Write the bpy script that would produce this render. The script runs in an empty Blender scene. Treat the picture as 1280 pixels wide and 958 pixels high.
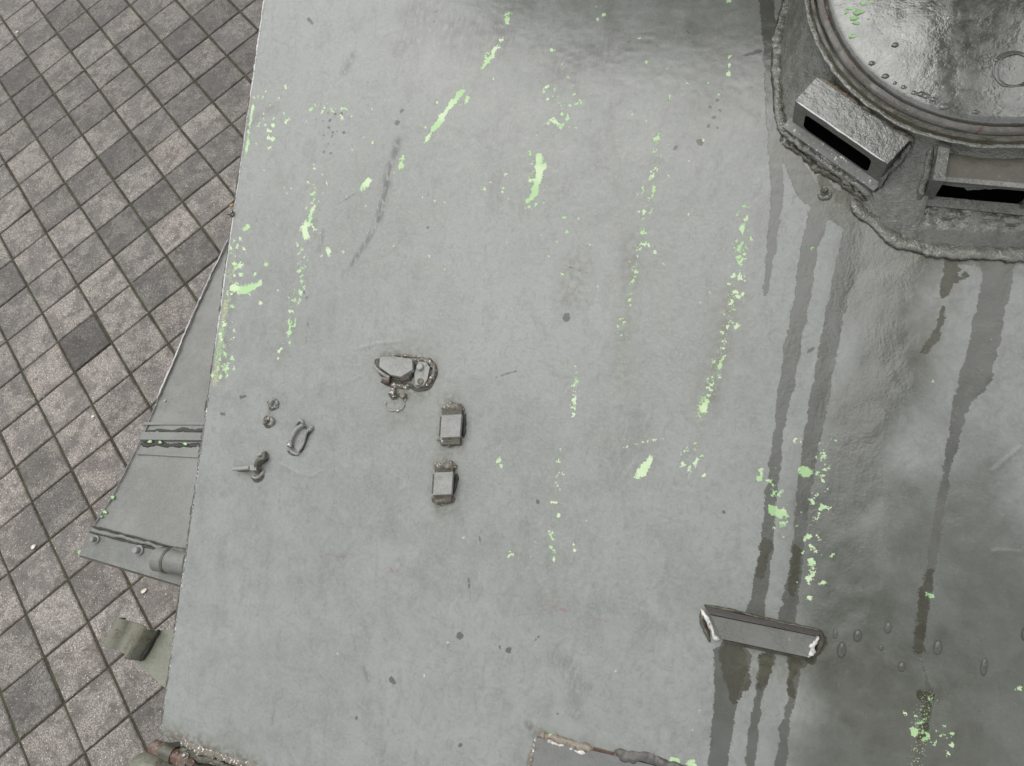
import bpy, bmesh, math, random
import numpy as np
from mathutils import Vector, Matrix, noise as mnoise
random.seed(7); rng = np.random.default_rng(11)
sc = bpy.context.scene
col = sc.collection

# ------------------------------------------------------------------ camera, sky, sun, exposure
H = 2.50217                     # camera height above the pavement (m); the hull faces -Y
FPX = 960.0                     # focal length in photo pixels (photo is 1280 x 958)
RC = np.array([[0.944169, -0.133218, 0.301326], [0.228084, 0.924293, -0.306039], [-0.237744, 0.35768, 0.903074]])
cam = bpy.data.cameras.new('camera'); cam.sensor_width = 36; cam.lens = 36 * FPX / 1280
cam.clip_start = 0.02; cam.clip_end = 2000
camo = bpy.data.objects.new('camera', cam); col.objects.link(camo)
m4 = Matrix([list(RC[i]) + [0.0] for i in range(3)] + [[0, 0, 0, 1]]); m4.translation = (0, 0, H)
camo.matrix_world = m4; sc.camera = camo
SUN_EL, SUN_AZ = 73, 320        # degrees; azimuth clockwise from +Y
w = bpy.data.worlds.new("World"); sc.world = w; w.use_nodes = True
nt = w.node_tree; bg = nt.nodes['Background']
sky = nt.nodes.new('ShaderNodeTexSky'); sky.sky_type = 'NISHITA'; sky.sun_disc = False
sky.sun_elevation = math.radians(SUN_EL); sky.sun_rotation = math.radians(SUN_AZ)
sky.air_density = 1.0; sky.dust_density = 1.5; sky.ozone_density = 1.0
hs = nt.nodes.new('ShaderNodeHueSaturation'); hs.inputs['Saturation'].default_value = 0.08   # overcast: nearly colourless
nt.links.new(sky.outputs[0], hs.inputs['Color']); nt.links.new(hs.outputs[0], bg.inputs[0]); bg.inputs[1].default_value = 0.12
sun = bpy.data.lights.new('sun', 'SUN'); sun.energy = 1.0; sun.angle = math.radians(70); sun.color = (1, .97, .93)
suno = bpy.data.objects.new('sun', sun); col.objects.link(suno)
d = Vector((math.sin(math.radians(SUN_AZ)) * math.cos(math.radians(SUN_EL)), math.cos(math.radians(SUN_AZ)) * math.cos(math.radians(SUN_EL)), math.sin(math.radians(SUN_EL))))
suno.rotation_euler = d.to_track_quat('Z', 'Y').to_euler(); suno.location = d * 20
vs = sc.view_settings; vs.view_transform = 'Standard'; vs.look = 'None'; vs.gamma = 1; vs.exposure = 1.0

# ------------------------------------------------------------------ survey: where a photo pixel meets a surface
C = np.array([0, 0, H])
def wray(px): return RC @ np.array([(px[0] - 640) / FPX, (479 - px[1]) / FPX, -1.0])
def atz(px, z): dd = wray(px); return C + dd * ((z - H) / dd[2])
def proj(p):
    q = RC.T @ (np.asarray(p, float) - C); return (640 + FPX * q[0] / -q[2], 479 - FPX * q[1] / -q[2])
SL = math.tan(math.radians(18.7)); EX, EY = None, None
_c = atz((200, 918), 0.95); EX, EY = float(_c[0]), float(_c[1])    # lower left corner of the glacis
def sstep(t): t = np.clip(t, 0, 1); return t * t * (3 - 2 * t)
def vnoise(x, y, seed=0):       # smooth value noise, -1..1
    x = np.asarray(x, float); y = np.asarray(y, float)
    xi = np.floor(x).astype(np.int64); yi = np.floor(y).astype(np.int64)
    fx = sstep(x - xi); fy = sstep(y - yi)
    def h(a, b):
        n = (a * 374761393 + b * 668265263 + seed * 974634777) & 0x7fffffff
        n = ((n ^ (n >> 13)) * 1274126177) & 0x7fffffff
        return ((n ^ (n >> 16)) & 0xffff) / 32767.5 - 1
    return (h(xi, yi) * (1 - fx) + h(xi + 1, yi) * fx) * (1 - fy) + (h(xi, yi + 1) * (1 - fx) + h(xi + 1, yi + 1) * fx) * fy
def zs(x, y):                   # the glacis surface
    x = np.asarray(x, float); y = np.asarray(y, float)
    z = 0.95 + (y - EY) * SL
    z = z + 0.010 * sstep((x - 0.10) / 0.16)                         # cast shoulder in front of the hatch
    t = np.maximum(0, y - 0.81); z = z - .50 * np.where(t < .3, t * t, .09 + .6 * (t - .3)) * sstep((x + .85) / .35)   # flattens towards the turret ring
    z = z + 0.0012 * vnoise(x * 3, y * 3, 1) + 0.0002 * vnoise(x * 11, y * 11, 2)
    rough = sstep((x - 0.02) / 0.2)
    z = z + sstep((y - .66) / .2) * sstep((x + .8) / .2) * (.00022 * vnoise(x * 26 + y * 9, y * 70 + x * 20, 5) + .00028 * vnoise(x * 75, y * 120, 6))
    z = z + rough * (0.0005 * vnoise(x * 22, y * 16, 3) + 0.0005 * vnoise(x * 55, y * 48, 4))
    return z
def on(px, lift=0.0):
    z = 1.2
    for _ in range(12):
        p = atz(px, z + lift); z = float(zs(p[0], p[1]))
    return atz(px, z + lift)

# ------------------------------------------------------------------ materials
def mat(name):
    m = bpy.data.materials.new(name); m.use_nodes = True
    return m, m.node_tree, m.node_tree.nodes['Principled BSDF']
class N:                        # short node helper
    def __init__(s, t): s.t = t; s.tc = None
    def n(s, k, **kw):
        x = s.t.nodes.new('ShaderNode' + k)
        for a, b in kw.items(): setattr(x, a, b)
        return x
    def l(s, a, b): s.t.links.new(a, b)
    def put(s, sock, v):
        if hasattr(v, 'is_linked') or hasattr(v, 'links'): s.l(v, sock)
        else: sock.default_value = v
    def co(s, scale=(1, 1, 1), rand=True):
        if s.tc is None:
            tc = s.n('TexCoord'); oi = s.n('ObjectInfo')
            sc_ = s.n('VectorMath', operation='SCALE'); sc_.inputs[0].default_value = (31, 17, 23); s.l(oi.outputs['Random'], sc_.inputs['Scale'])
            ad = s.n('VectorMath', operation='ADD'); s.l(tc.outputs['Object'], ad.inputs[0]); s.l(sc_.outputs[0], ad.inputs[1])
            s.tc = ad.outputs[0]; s.oi = oi
        if scale == (1, 1, 1): return s.tc
        mp = s.n('VectorMath', operation='MULTIPLY'); s.l(s.tc, mp.inputs[0]); mp.inputs[1].default_value = scale
        return mp.outputs[0]
    def noise(s, scale, detail=3, rough=.55, stretch=(1, 1, 1), dist=0):
        x = s.n('TexNoise'); x.inputs['Scale'].default_value = scale; x.inputs['Detail'].default_value = detail
        x.inputs['Roughness'].default_value = rough; x.inputs['Distortion'].default_value = dist
        s.l(s.co(stretch), x.inputs['Vector']); return x.outputs['Fac']
    def vor(s, scale, feature='F1', out='Distance', rnd=1.0):
        x = s.n('TexVoronoi', feature=feature); x.inputs['Scale'].default_value = scale; x.inputs['Randomness'].default_value = rnd
        s.l(s.co(), x.inputs['Vector']); return x.outputs[out]
    def m(s, op, a, b=0.0, c=None, clamp=False):
        x = s.n('Math', operation=op, use_clamp=clamp); s.put(x.inputs[0], a); s.put(x.inputs[1], b)
        if c is not None: s.put(x.inputs[2], c)
        return x.outputs[0]
    def ramp(s, v, lo, hi, a=0.0, b=1.0):
        x = s.n('MapRange', interpolation_type='SMOOTHSTEP'); s.put(x.inputs['Value'], v)
        for k, q in (('From Min', lo), ('From Max', hi), ('To Min', a), ('To Max', b)): s.put(x.inputs[k], q)
        return x.outputs['Result']
    def mix(s, f, a, b, mode='MIX'):
        x = s.n('Mix', data_type='RGBA', blend_type=mode); s.put(x.inputs['Factor'], f)
        for k, v in ((6, a), (7, b)):
            if isinstance(v, tuple): v = v + (1,) if len(v) == 3 else v
            s.put(x.inputs[k], v)
        return x.outputs[2]
    def attr(s, name):
        x = s.n('Attribute'); x.attribute_type = 'GEOMETRY'; x.attribute_name = name; return x.outputs['Fac']
    def bump(s, h, strength, dist, prev=None):
        x = s.n('Bump'); x.inputs['Strength'].default_value = strength; x.inputs['Distance'].default_value = dist
        s.put(x.inputs['Height'], h)
        if prev is not None: s.l(prev, x.inputs['Normal'])
        return x.outputs['Normal']
DUSTY = (.128, .132, .126); CLEAN = (.070, .073, .064); OLIVE = (.040, .040, .026); GREEN = (.33, .51, .26)
RUST = (.085, .040, .024); TAN = (.30, .25, .19); BARE = (.55, .55, .53)
def paint(name, base=DUSTY, dark=CLEAN, dirt=.5, gloss=.42, lump=.5, rust=0.0, chips=0.0, bare=0.0, spec=.5, wrinkle=0.0):
    m, t, b = mat(name); k = N(t)
    big = k.noise(6, 4, .6); mid = k.noise(38, 4, .62); fine = k.noise(240, 3, .6)
    c = k.mix(k.ramp(k.m('ADD', k.m('MULTIPLY', big, .6), k.m('MULTIPLY', mid, .5)), .42, .68), dark, base)
    c = k.mix(k.ramp(fine, .35, .7, 0, .35), c, tuple(x * 1.35 for x in base))
    if dirt:
        g = k.ramp(k.noise(70, 5, .7, dist=.6), .56, .70, 0, dirt); c = k.mix(g, c, (.045, .043, .030))
    if rust:
        g = k.ramp(k.noise(55, 4, .65, dist=1.0), .64 - .22 * rust, .70 - .18 * rust); c = k.mix(g, c, RUST)
        g2 = k.ramp(k.noise(140, 3, .6), .62, .68, 0, rust); c = k.mix(g2, c, TAN)
    if chips:
        g = k.ramp(k.noise(48, 4, .6, dist=.3), .72 - chips * .1, .725 - chips * .1); c = k.mix(g, c, GREEN)
    if bare:
        g = k.ramp(k.noise(160, 3, .7), .62 - .2 * bare, .66 - .2 * bare); c = k.mix(g, c, BARE)
    k.put(b.inputs['Base Color'], c)
    k.put(b.inputs['Roughness'], k.ramp(mid, .3, .7, gloss - .1, gloss + .14))
    nrm = k.bump(mid, .35 * lump, .006); nrm = k.bump(fine, .35 * lump, .0012, nrm)
    if wrinkle: nrm = k.bump(k.noise(115, 3, .55, dist=1.4), wrinkle, .0035, nrm)
    b.inputs['Specular IOR Level'].default_value = spec
    k.put(b.inputs['Normal'], nrm)
    return m
def plain(name, c, rough=.5, metal=0.0):
    m, t, b = mat(name); k = N(t)
    f = k.noise(60, 4, .6); k.put(b.inputs['Base Color'], k.mix(k.ramp(f, .3, .7), tuple(x * .7 for x in c), tuple(x * 1.2 for x in c)))
    b.inputs['Roughness'].default_value = rough; b.inputs['Metallic'].default_value = metal
    k.put(b.inputs['Normal'], k.bump(f, .3, .002)); return m
P_PLATE = paint('painted_steel', lump=.4)
P_CAST = paint('cast_painted_steel', base=(.112, .114, .097), dark=(.060, .062, .048), gloss=.16, lump=1.0, dirt=.5, spec=1.0, wrinkle=.55)
P_WELD = paint('painted_weld', base=(.135, .136, .117), dark=(.070, .071, .056), gloss=.20, lump=1.0, dirt=.7, spec=1.0, wrinkle=.7)
P_LIP = paint('worn_lit_lip', base=(.19, .19, .18), dark=(.12, .12, .11), gloss=.38, lump=.6, bare=.06)  # lighter tone painted for the light the sill's top reflects
P_LUG = paint('lug_paint', rust=.06, base=(.245, .249, .236), dark=(.165, .168, .156), lump=.6, dirt=.3)
P_SCAR = paint('rusty_weld_scar', base=(.15, .135, .105), dark=(.05, .045, .033), rust=.25, bare=.22, lump=1.2, dirt=.8)
P_GREASY_SHADE = paint('grimy_and_shade_paint', base=(.075, .075, .055), dark=(.035, .034, .022), gloss=.32, rust=.25, dirt=.7, lump=.9)  # grimy paint, also used where shade is painted as a dark tone
P_RUST = paint('rusty_gap', base=(.12, .075, .055), dark=(.030, .018, .012), rust=.7, lump=1.0, gloss=.6)
P_FEND = paint('mudguard_paint', base=(.160, .165, .152), dark=(.108, .112, .100), lump=.35, dirt=.25)
P_HOOK = paint('hook_paint', base=(.140, .142, .108), dark=(.075, .078, .052), rust=.22, dirt=.6, gloss=.30)
P_BRACKET = paint('bracket_paint', base=(.165, .172, .135), dark=(.120, .126, .094), rust=.06, dirt=.35, gloss=.35, lump=.5)
P_PIN = paint('rusty_pin', base=(.13, .115, .095), dark=(.055, .04, .03), rust=.85, gloss=.36, dirt=.6, lump=.9)
P_BLACK = plain('dark_opening', (.0012, .0012, .0012), 1.0); P_BLACK.node_tree.nodes['Principled BSDF'].inputs['Specular IOR Level'].default_value = .05  # slot insides painted black in place of deep shade
P_RUBBER = plain('dark_track_steel', (.03, .028, .025), .8)
P_OUTLINE = plain('outline_tone', (.062, .060, .044), .8)
P_SEAMDARK = plain('dirt_and_shade_seam', (.026, .026, .020), .6)  # dark tone for dirt and for painted shade
P_WHITE = paint('flaking_white_paint', base=(.62, .61, .58), dark=(.40, .39, .36), lump=.8, dirt=.6, gloss=.45, rust=.15)
P_EDGE = paint('bare_steel_edge', base=(.50, .49, .49), dark=(.20, .195, .19), gloss=.4, lump=.7, dirt=.8)
P_EDGEDARK = paint('chipped_edge', base=(.23, .232, .225), dark=(.06, .06, .05), gloss=.4, lump=.7, dirt=1.0, bare=.25)
P_PETAL = plain('pale_petal', (.62, .57, .49), .7)
P_LEAFY = plain('yellow_leaf', (.45, .33, .06), .7)

def glacis_material():
    m, t, b = mat('weathered_glacis_paint'); k = N(t)
    big = k.noise(3.2, 4, .6); mid = k.noise(17, 5, .62); brush = k.noise(30, 4, .6, stretch=(1, .35, 1), dist=.8)
    fine = k.noise(190, 3, .62); grit = k.noise(620, 2, .6)
    dust_and_shade = k.attr('dust_and_shade')
    c = k.mix(k.ramp(k.m('ADD', k.m('MULTIPLY', big, .5), k.m('MULTIPLY', mid, .5)), .36, .64), (.174, .184, .170), (.217, .228, .216))
    c = k.mix(k.ramp(brush, .50, .70, 0, .42), c, (.135, .139, .127))
    swirl = k.noise(34, 7, .66, dist=2.6); c = k.mix(k.ramp(swirl, .50, .66, 0, .46), c, (.138, .142, .130)); c = k.mix(k.ramp(swirl, .46, .34, 0, .30), c, (.265, .272, .262))
    for rot, th in ((.45, .665), (-1.0, .67), (1.35, .675)):
        mp = k.n('Mapping'); k.l(k.co(), mp.inputs[0]); mp.inputs['Rotation'].default_value = (0, 0, rot); mp.inputs['Scale'].default_value = (1, .05, 1)
        x = k.n('TexNoise'); x.inputs['Scale'].default_value = 130; x.inputs['Detail'].default_value = 2; x.inputs['Distortion'].default_value = .6; k.l(mp.outputs[0], x.inputs['Vector'])
        c = k.mix(k.ramp(x.outputs['Fac'], th, th + .04, 0, .30), c, (.115, .118, .107))
    c = k.mix(k.ramp(fine, .42, .70, 0, .32), c, (.28, .276, .268))
    c = k.mix(k.ramp(grit, .30, .42, .22, 0), c, (.055, .056, .048))
    c = k.mix(k.m('SUBTRACT', 1.0, dust_and_shade), c, k.mix(k.ramp(mid, .35, .65), (.056, .059, .047), (.080, .084, .071)))
    ragged = k.m('ADD', k.m('MULTIPLY', k.m('SUBTRACT', k.noise(52, 4, .7), .5), 12.0), k.m('MULTIPLY', k.m('SUBTRACT', k.noise(260, 3, .65, stretch=(.6, 1.6, 1)), .5), 4.5))
    fineragged = k.m('ADD', k.m('MULTIPLY', k.m('SUBTRACT', k.noise(85, 4, .7), .5), 17.0), k.m('MULTIPLY', k.m('SUBTRACT', k.noise(300, 2, .6), .5), 6.0))
    wet = k.ramp(k.m('ADD', k.attr('wet'), ragged), -.3, .3)
    c = k.mix(wet, c, k.mix(k.ramp(mid, .3, .7), (.066, .069, .058), (.088, .091, .080)))
    olive = k.ramp(k.m('ADD', k.attr('olive'), k.m('MULTIPLY', ragged, 1.3)), -.4, .4)
    c = k.mix(olive, c, OLIVE)
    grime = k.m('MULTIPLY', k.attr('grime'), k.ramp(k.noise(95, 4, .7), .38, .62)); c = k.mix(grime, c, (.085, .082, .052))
    dark = k.ramp(k.m('ADD', k.attr('dark'), k.m('MULTIPLY', fineragged, .45)), -.45, .45); c = k.mix(k.m('MULTIPLY', dark, .85), c, (.048, .049, .043))
    smear = k.m('MULTIPLY', k.attr('smear'), k.ramp(k.noise(150, 3, .6, stretch=(1, .2, 1)), .36, .56)); c = k.mix(smear, c, (.075, .077, .070))
    red = k.m('MULTIPLY', k.attr('red'), k.ramp(k.noise(120, 3, .7), .48, .58, 0, .6)); c = k.mix(red, c, (.17, .085, .078))
    chip = k.ramp(k.m('ADD', k.attr('chip'), k.m('SUBTRACT', fineragged, .75)), -.3, .3)
    sp = k.attr('speck'); thr = k.m('SUBTRACT', .80, k.m('MULTIPLY', sp, .36))
    spk = k.ramp(k.m('SUBTRACT', k.noise(380, 3, .66), thr), 0, .02); spk = k.m('MULTIPLY', spk, k.ramp(sp, .02, .2))
    pale = k.mix(k.ramp(k.noise(14, 2, .5), .42, .60), (.30, .42, .22), (.36, .37, .22))
    cc = k.mix(k.ramp(k.noise(21, 2, .5), .4, .6), (.33, .50, .25), (.46, .58, .36))
    cc = k.mix(k.m('MULTIPLY', wet, .45), cc, (.17, .34, .12))
    c = k.mix(spk, c, pale); c = k.mix(chip, c, cc)
    chipall = k.m('MAXIMUM', chip, spk)
    stray = k.m('MULTIPLY', k.ramp(k.noise(330, 2, .5), .775, .79), k.ramp(big, .45, .6)); c = k.mix(stray, c, (.45, .48, .38))
    k.put(b.inputs['Base Color'], c)
    r = k.ramp(mid, .3, .7, .36, .50); r = k.m('SUBTRACT', r, k.m('MULTIPLY', k.m('SUBTRACT', 1.0, dust_and_shade), .26))
    r = k.m('ADD', r, k.m('MULTIPLY', k.m('SUBTRACT', .16, r), k.m('MULTIPLY', wet, .5)))
    r = k.m('ADD', r, k.m('MULTIPLY', chipall, .2)); k.put(b.inputs['Roughness'], r); b.inputs['Specular IOR Level'].default_value = .75
    nrm = k.bump(mid, .08, .010); nrm = k.bump(brush, .12, .005, nrm); nrm = k.bump(fine, .22, .0014, nrm)
    hgt = k.m('SUBTRACT', k.m('MULTIPLY', chipall, -1.0), k.m('MULTIPLY', wet, .5)); nrm = k.bump(hgt, .5, .0012, nrm)
    k.put(b.inputs['Normal'], nrm)
    return m
def tile_material(name='granite_paver', objcol=True):
    m, t, b = mat(name); k = N(t); k.co()
    st = k.noise(7, 5, .68, dist=.4); st2 = k.noise(20, 5, .7); sp = k.noise(190, 3, .8); gr = k.vor(230, out='Color'); gs = k.n('SeparateColor'); k.l(gr, gs.inputs[0])
    c = k.mix(k.ramp(sp, .40, .60), (.098, .087, .079), (.288, .264, .244))
    c = k.mix(k.ramp(gs.outputs[0], .55, 1.0, 0, .5), c, (.36, .335, .31))
    c = k.mix(k.ramp(gs.outputs[1], .70, 1.0, 0, .55), c, (.075, .066, .058))
    c = k.mix(k.ramp(st, .44, .58, 0, .74), c, k.mix(k.ramp(sp, .40, .60), (.060, .054, .050), (.115, .104, .096)))
    c = k.mix(k.ramp(st2, .50, .64, 0, .6), c, (.066, .058, .051))
    v = k.vor(95); c = k.mix(k.m('MULTIPLY', k.ramp(v, .14, .22, .8, 0), k.ramp(k.noise(60, 2, .6), .50, .56)), c, (.62, .60, .57))
    v2 = k.vor(70); c = k.mix(k.m('MULTIPLY', k.ramp(v2, .10, .18, .8, 0), k.ramp(k.noise(45, 2, .6), .54, .60)), c, (.035, .031, .028))
    c = k.mix(1.0, c, k.oi.outputs['Color'], 'MULTIPLY')
    k.put(b.inputs['Base Color'], c); k.put(b.inputs['Roughness'], k.ramp(st, .4, .7, .8, .6))
    nrm = k.bump(sp, .55, .0022); k.put(b.inputs['Normal'], k.bump(st2, .25, .003, nrm)); return m
def joint_material():
    m, t, b = mat('mossy_joint_soil'); k = N(t)
    f = k.noise(60, 4, .65); c = k.mix(k.ramp(f, .35, .65), (.026, .022, .015), (.056, .050, .030)); c = k.mix(k.ramp(k.noise(8, 3, .6), .5, .68), c, (.050, .056, .026))
    k.put(b.inputs['Base Color'], c); b.inputs['Roughness'].default_value = .95; k.put(b.inputs['Normal'], k.bump(k.noise(300, 3, .6), .6, .003)); return m
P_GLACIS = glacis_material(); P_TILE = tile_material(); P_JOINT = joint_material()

# ------------------------------------------------------------------ mesh helpers
def tri3(p): return Vector((float(p[0]), float(p[1]), float(p[2])))
def link(name, me, parent=None, mats=(), loc=None):
    """recentre the mesh on its own place and link it as one object"""
    n = len(me.vertices); a = np.empty(n * 3); me.vertices.foreach_get('co', a); a = a.reshape(-1, 3)
    c = (a.min(0) + a.max(0)) / 2; a -= c; me.vertices.foreach_set('co', a.ravel()); me.update()
    o = bpy.data.objects.new(name, me); col.objects.link(o)
    for mm in (mats if isinstance(mats, (list, tuple)) else [mats]): me.materials.append(mm)
    o['_w'] = c.tolist(); wp = np.array(parent['_w']) if parent is not None else np.zeros(3)
    o.location = c - wp
    if parent is not None: o.parent = parent
    return o
def empty(name, loc, parent=None):
    o = bpy.data.objects.new(name, None); o.empty_display_size = .1; col.objects.link(o); o['_w'] = list(map(float, loc))
    wp = np.array(parent['_w']) if parent is not None else np.zeros(3); o.location = np.array(loc) - wp
    if parent is not None: o.parent = parent
    return o
def bm_obj(name, bm, mats, parent=None, bevel=0.0, seg=2, smooth=True, ang=38, rough=0.0, rs=60, sub=0):
    if bevel:
        es = [e for e in bm.edges if len(e.link_faces) == 2 and e.calc_face_angle(0) > .35]
        bmesh.ops.bevel(bm, geom=es, offset=bevel, segments=seg, profile=.6, affect='EDGES', clamp_overlap=True)
    if sub:
        bmesh.ops.subdivide_edges(bm, edges=bm.edges[:], cuts=sub, use_grid_fill=True)
    bmesh.ops.recalc_face_normals(bm, faces=bm.faces[:])
    if rough:
        bm.normal_update()
        for v in bm.verts: v.co += v.normal * rough * mnoise.noise(v.co * rs)
    me = bpy.data.meshes.new(name); bm.to_mesh(me); bm.free()
    if smooth:
        me.polygons.foreach_set('use_smooth', [True] * len(me.polygons)); me.set_sharp_from_angle(angle=math.radians(ang))
    return link(name, me, parent, mats)
def prism_into(bm, top, bottom, mi=0):
    a = [bm.verts.new(tri3(p)) for p in top]; b = [bm.verts.new(tri3(p)) for p in bottom]; n = len(a); fs = []
    fs.append(bm.faces.new(a)); fs.append(bm.faces.new(b[::-1]))
    for i in range(n): fs.append(bm.faces.new((a[i], b[i], b[(i + 1) % n], a[(i + 1) % n])))
    for f in fs: f.material_index = mi
    return fs
def prism(name, top, bottom, m, parent, bevel=.002, **kw):
    bm = bmesh.new(); prism_into(bm, top, bottom); return bm_obj(name, bm, m, parent, bevel, **kw)
def drop(pts, dz): return [np.array(p) - np.array([0, 0, dz]) for p in pts]
def resample(path, step):
    path = [np.array(p, float) for p in path]; out = [path[0]]
    for a, b in zip(path[:-1], path[1:]):
        L = np.linalg.norm(b - a); n = max(1, int(round(L / step)))
        for i in range(1, n + 1): out.append(a + (b - a) * i / n)
    return out
def curve(path, n=8):           # Catmull-Rom through the points
    p = [np.array(q, float) for q in path]; p = [2 * p[0] - p[1]] + p + [2 * p[-1] - p[-2]]; out = []
    for i in range(1, len(p) - 2):
        for t in np.linspace(0, 1, n, endpoint=False):
            out.append(.5 * (2 * p[i] + (p[i + 1] - p[i - 1]) * t + (2 * p[i - 1] - 5 * p[i] + 4 * p[i + 1] - p[i + 2]) * t * t + (3 * p[i] - p[i - 1] - 3 * p[i + 1] + p[i + 2]) * t ** 3))
    return out + [p[-2]]
def bead(name, path, wd, ht, m, parent, step=.0035, seg=10, rough=.35, ripple=.25, seed=0, taper=True, tubular=False):
    """a run of weld metal along a path: lumpy half-round with ripples"""
    pts = resample(path, step); n = len(pts); vs_, fs_ = [], []
    for i, p in enumerate(pts):
        t = pts[min(i + 1, n - 1)] - pts[max(i - 1, 0)]; t /= (np.linalg.norm(t) + 1e-9)
        s = np.cross(t, [0, 0, 1]); s /= (np.linalg.norm(s) + 1e-9); u = np.cross(s, t)
        e = min(1, i / 2.5, (n - 1 - i) / 2.5) if taper else 1
        e = .25 + .75 * e
        f1 = mnoise.fractal(Vector((i * step * 45, seed * 3.7, 1)), 1.0, 2.2, 4); f2 = mnoise.fractal(Vector((i * step * 60, seed * 5.1, 7)), 1.0, 2.2, 4)
        ww = wd * e * max(.45, 1 + .35 * f1); hh = ht * e * max(.35, 1 + .45 * f2 + ripple * .35 * math.sin(i * step * 2 * math.pi / .0085 + 3 * f1))
        off = s * wd * .30 * mnoise.fractal(Vector((i * step * 30, seed * 2.3, 5)), 1.0, 2.1, 3)
        for j in range(seg):
            a = 2 * math.pi * j / seg; q = p + off + s * ww * .5 * math.cos(a) + u * hh * math.sin(a) * (1 if math.sin(a) > 0 or tubular else .6)
            q = q + (s * math.cos(a) * .8 + u * abs(math.sin(a)) * (1.2 if math.sin(a) > 0 else -.5)) * rough * ht * .75 * mnoise.fractal(Vector((q[0] * 110 + seed, q[1] * 110, q[2] * 110)), 1.0, 2.3, 3)
            vs_.append(q)
    for i in range(n - 1):
        for j in range(seg):
            fs_.append((i * seg + j, i * seg + (j + 1) % seg, (i + 1) * seg + (j + 1) % seg, (i + 1) * seg + j))
    fs_.append(tuple(range(seg))[::-1]); fs_.append(tuple((n - 1) * seg + j for j in range(seg)))
    me = bpy.data.meshes.new(name); me.from_pydata([tuple(v) for v in vs_], [], fs_)
    me.polygons.foreach_set('use_smooth', [True] * len(me.polygons)); return link(name, me, parent, m)
def tube_into(bm, path, r, seg=12, mi=0):
    pts = [np.array(p, float) for p in path]; n = len(pts); rings = []; up0 = None
    for i, p in enumerate(pts):
        t = pts[min(i + 1, n - 1)] - pts[max(i - 1, 0)]; t /= (np.linalg.norm(t) + 1e-9)
        if up0 is None: up0 = np.array([0, 0, 1.]) if abs(t[2]) < .9 else np.array([0, 1., 0])
        s = np.cross(t, up0); s /= (np.linalg.norm(s) + 1e-9); u = np.cross(s, t); up0 = u
        rr = r(i / (n - 1)) if callable(r) else r
        rings.append([bm.verts.new(tri3(p + s * rr * math.cos(2 * math.pi * j / seg) + u * rr * math.sin(2 * math.pi * j / seg))) for j in range(seg)])
    for i in range(n - 1):
        for j in range(seg):
            bm.faces.new((rings[i][j], rings[i][(j + 1) % seg], rings[i + 1][(j + 1) % seg], rings[i + 1][j])).material_index = mi
    bm.faces.new(rings[0][::-1]).material_index = mi; bm.faces.new(rings[-1]).material_index = mi
def tube(name, path, r, m, parent, seg=14, bevel=0.0, **kw):
    bm = bmesh.new(); tube_into(bm, path, r, seg); return bm_obj(name, bm, m, parent, bevel, **kw)
def bolt_into(bm, p, r, h, axis=(0, 0, 1), hexa=False, seg=16):
    a = np.array(axis, float); a /= np.linalg.norm(a); p = np.array(p, float)
    tube_into(bm, [p - a * h * .3, p + a * h * .75, p + a * h], (lambda t: r if t < .9 else r * .8), 6 if hexa else seg)
PX = 0.00142                    # one photo pixel on the glacis, in metres

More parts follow.
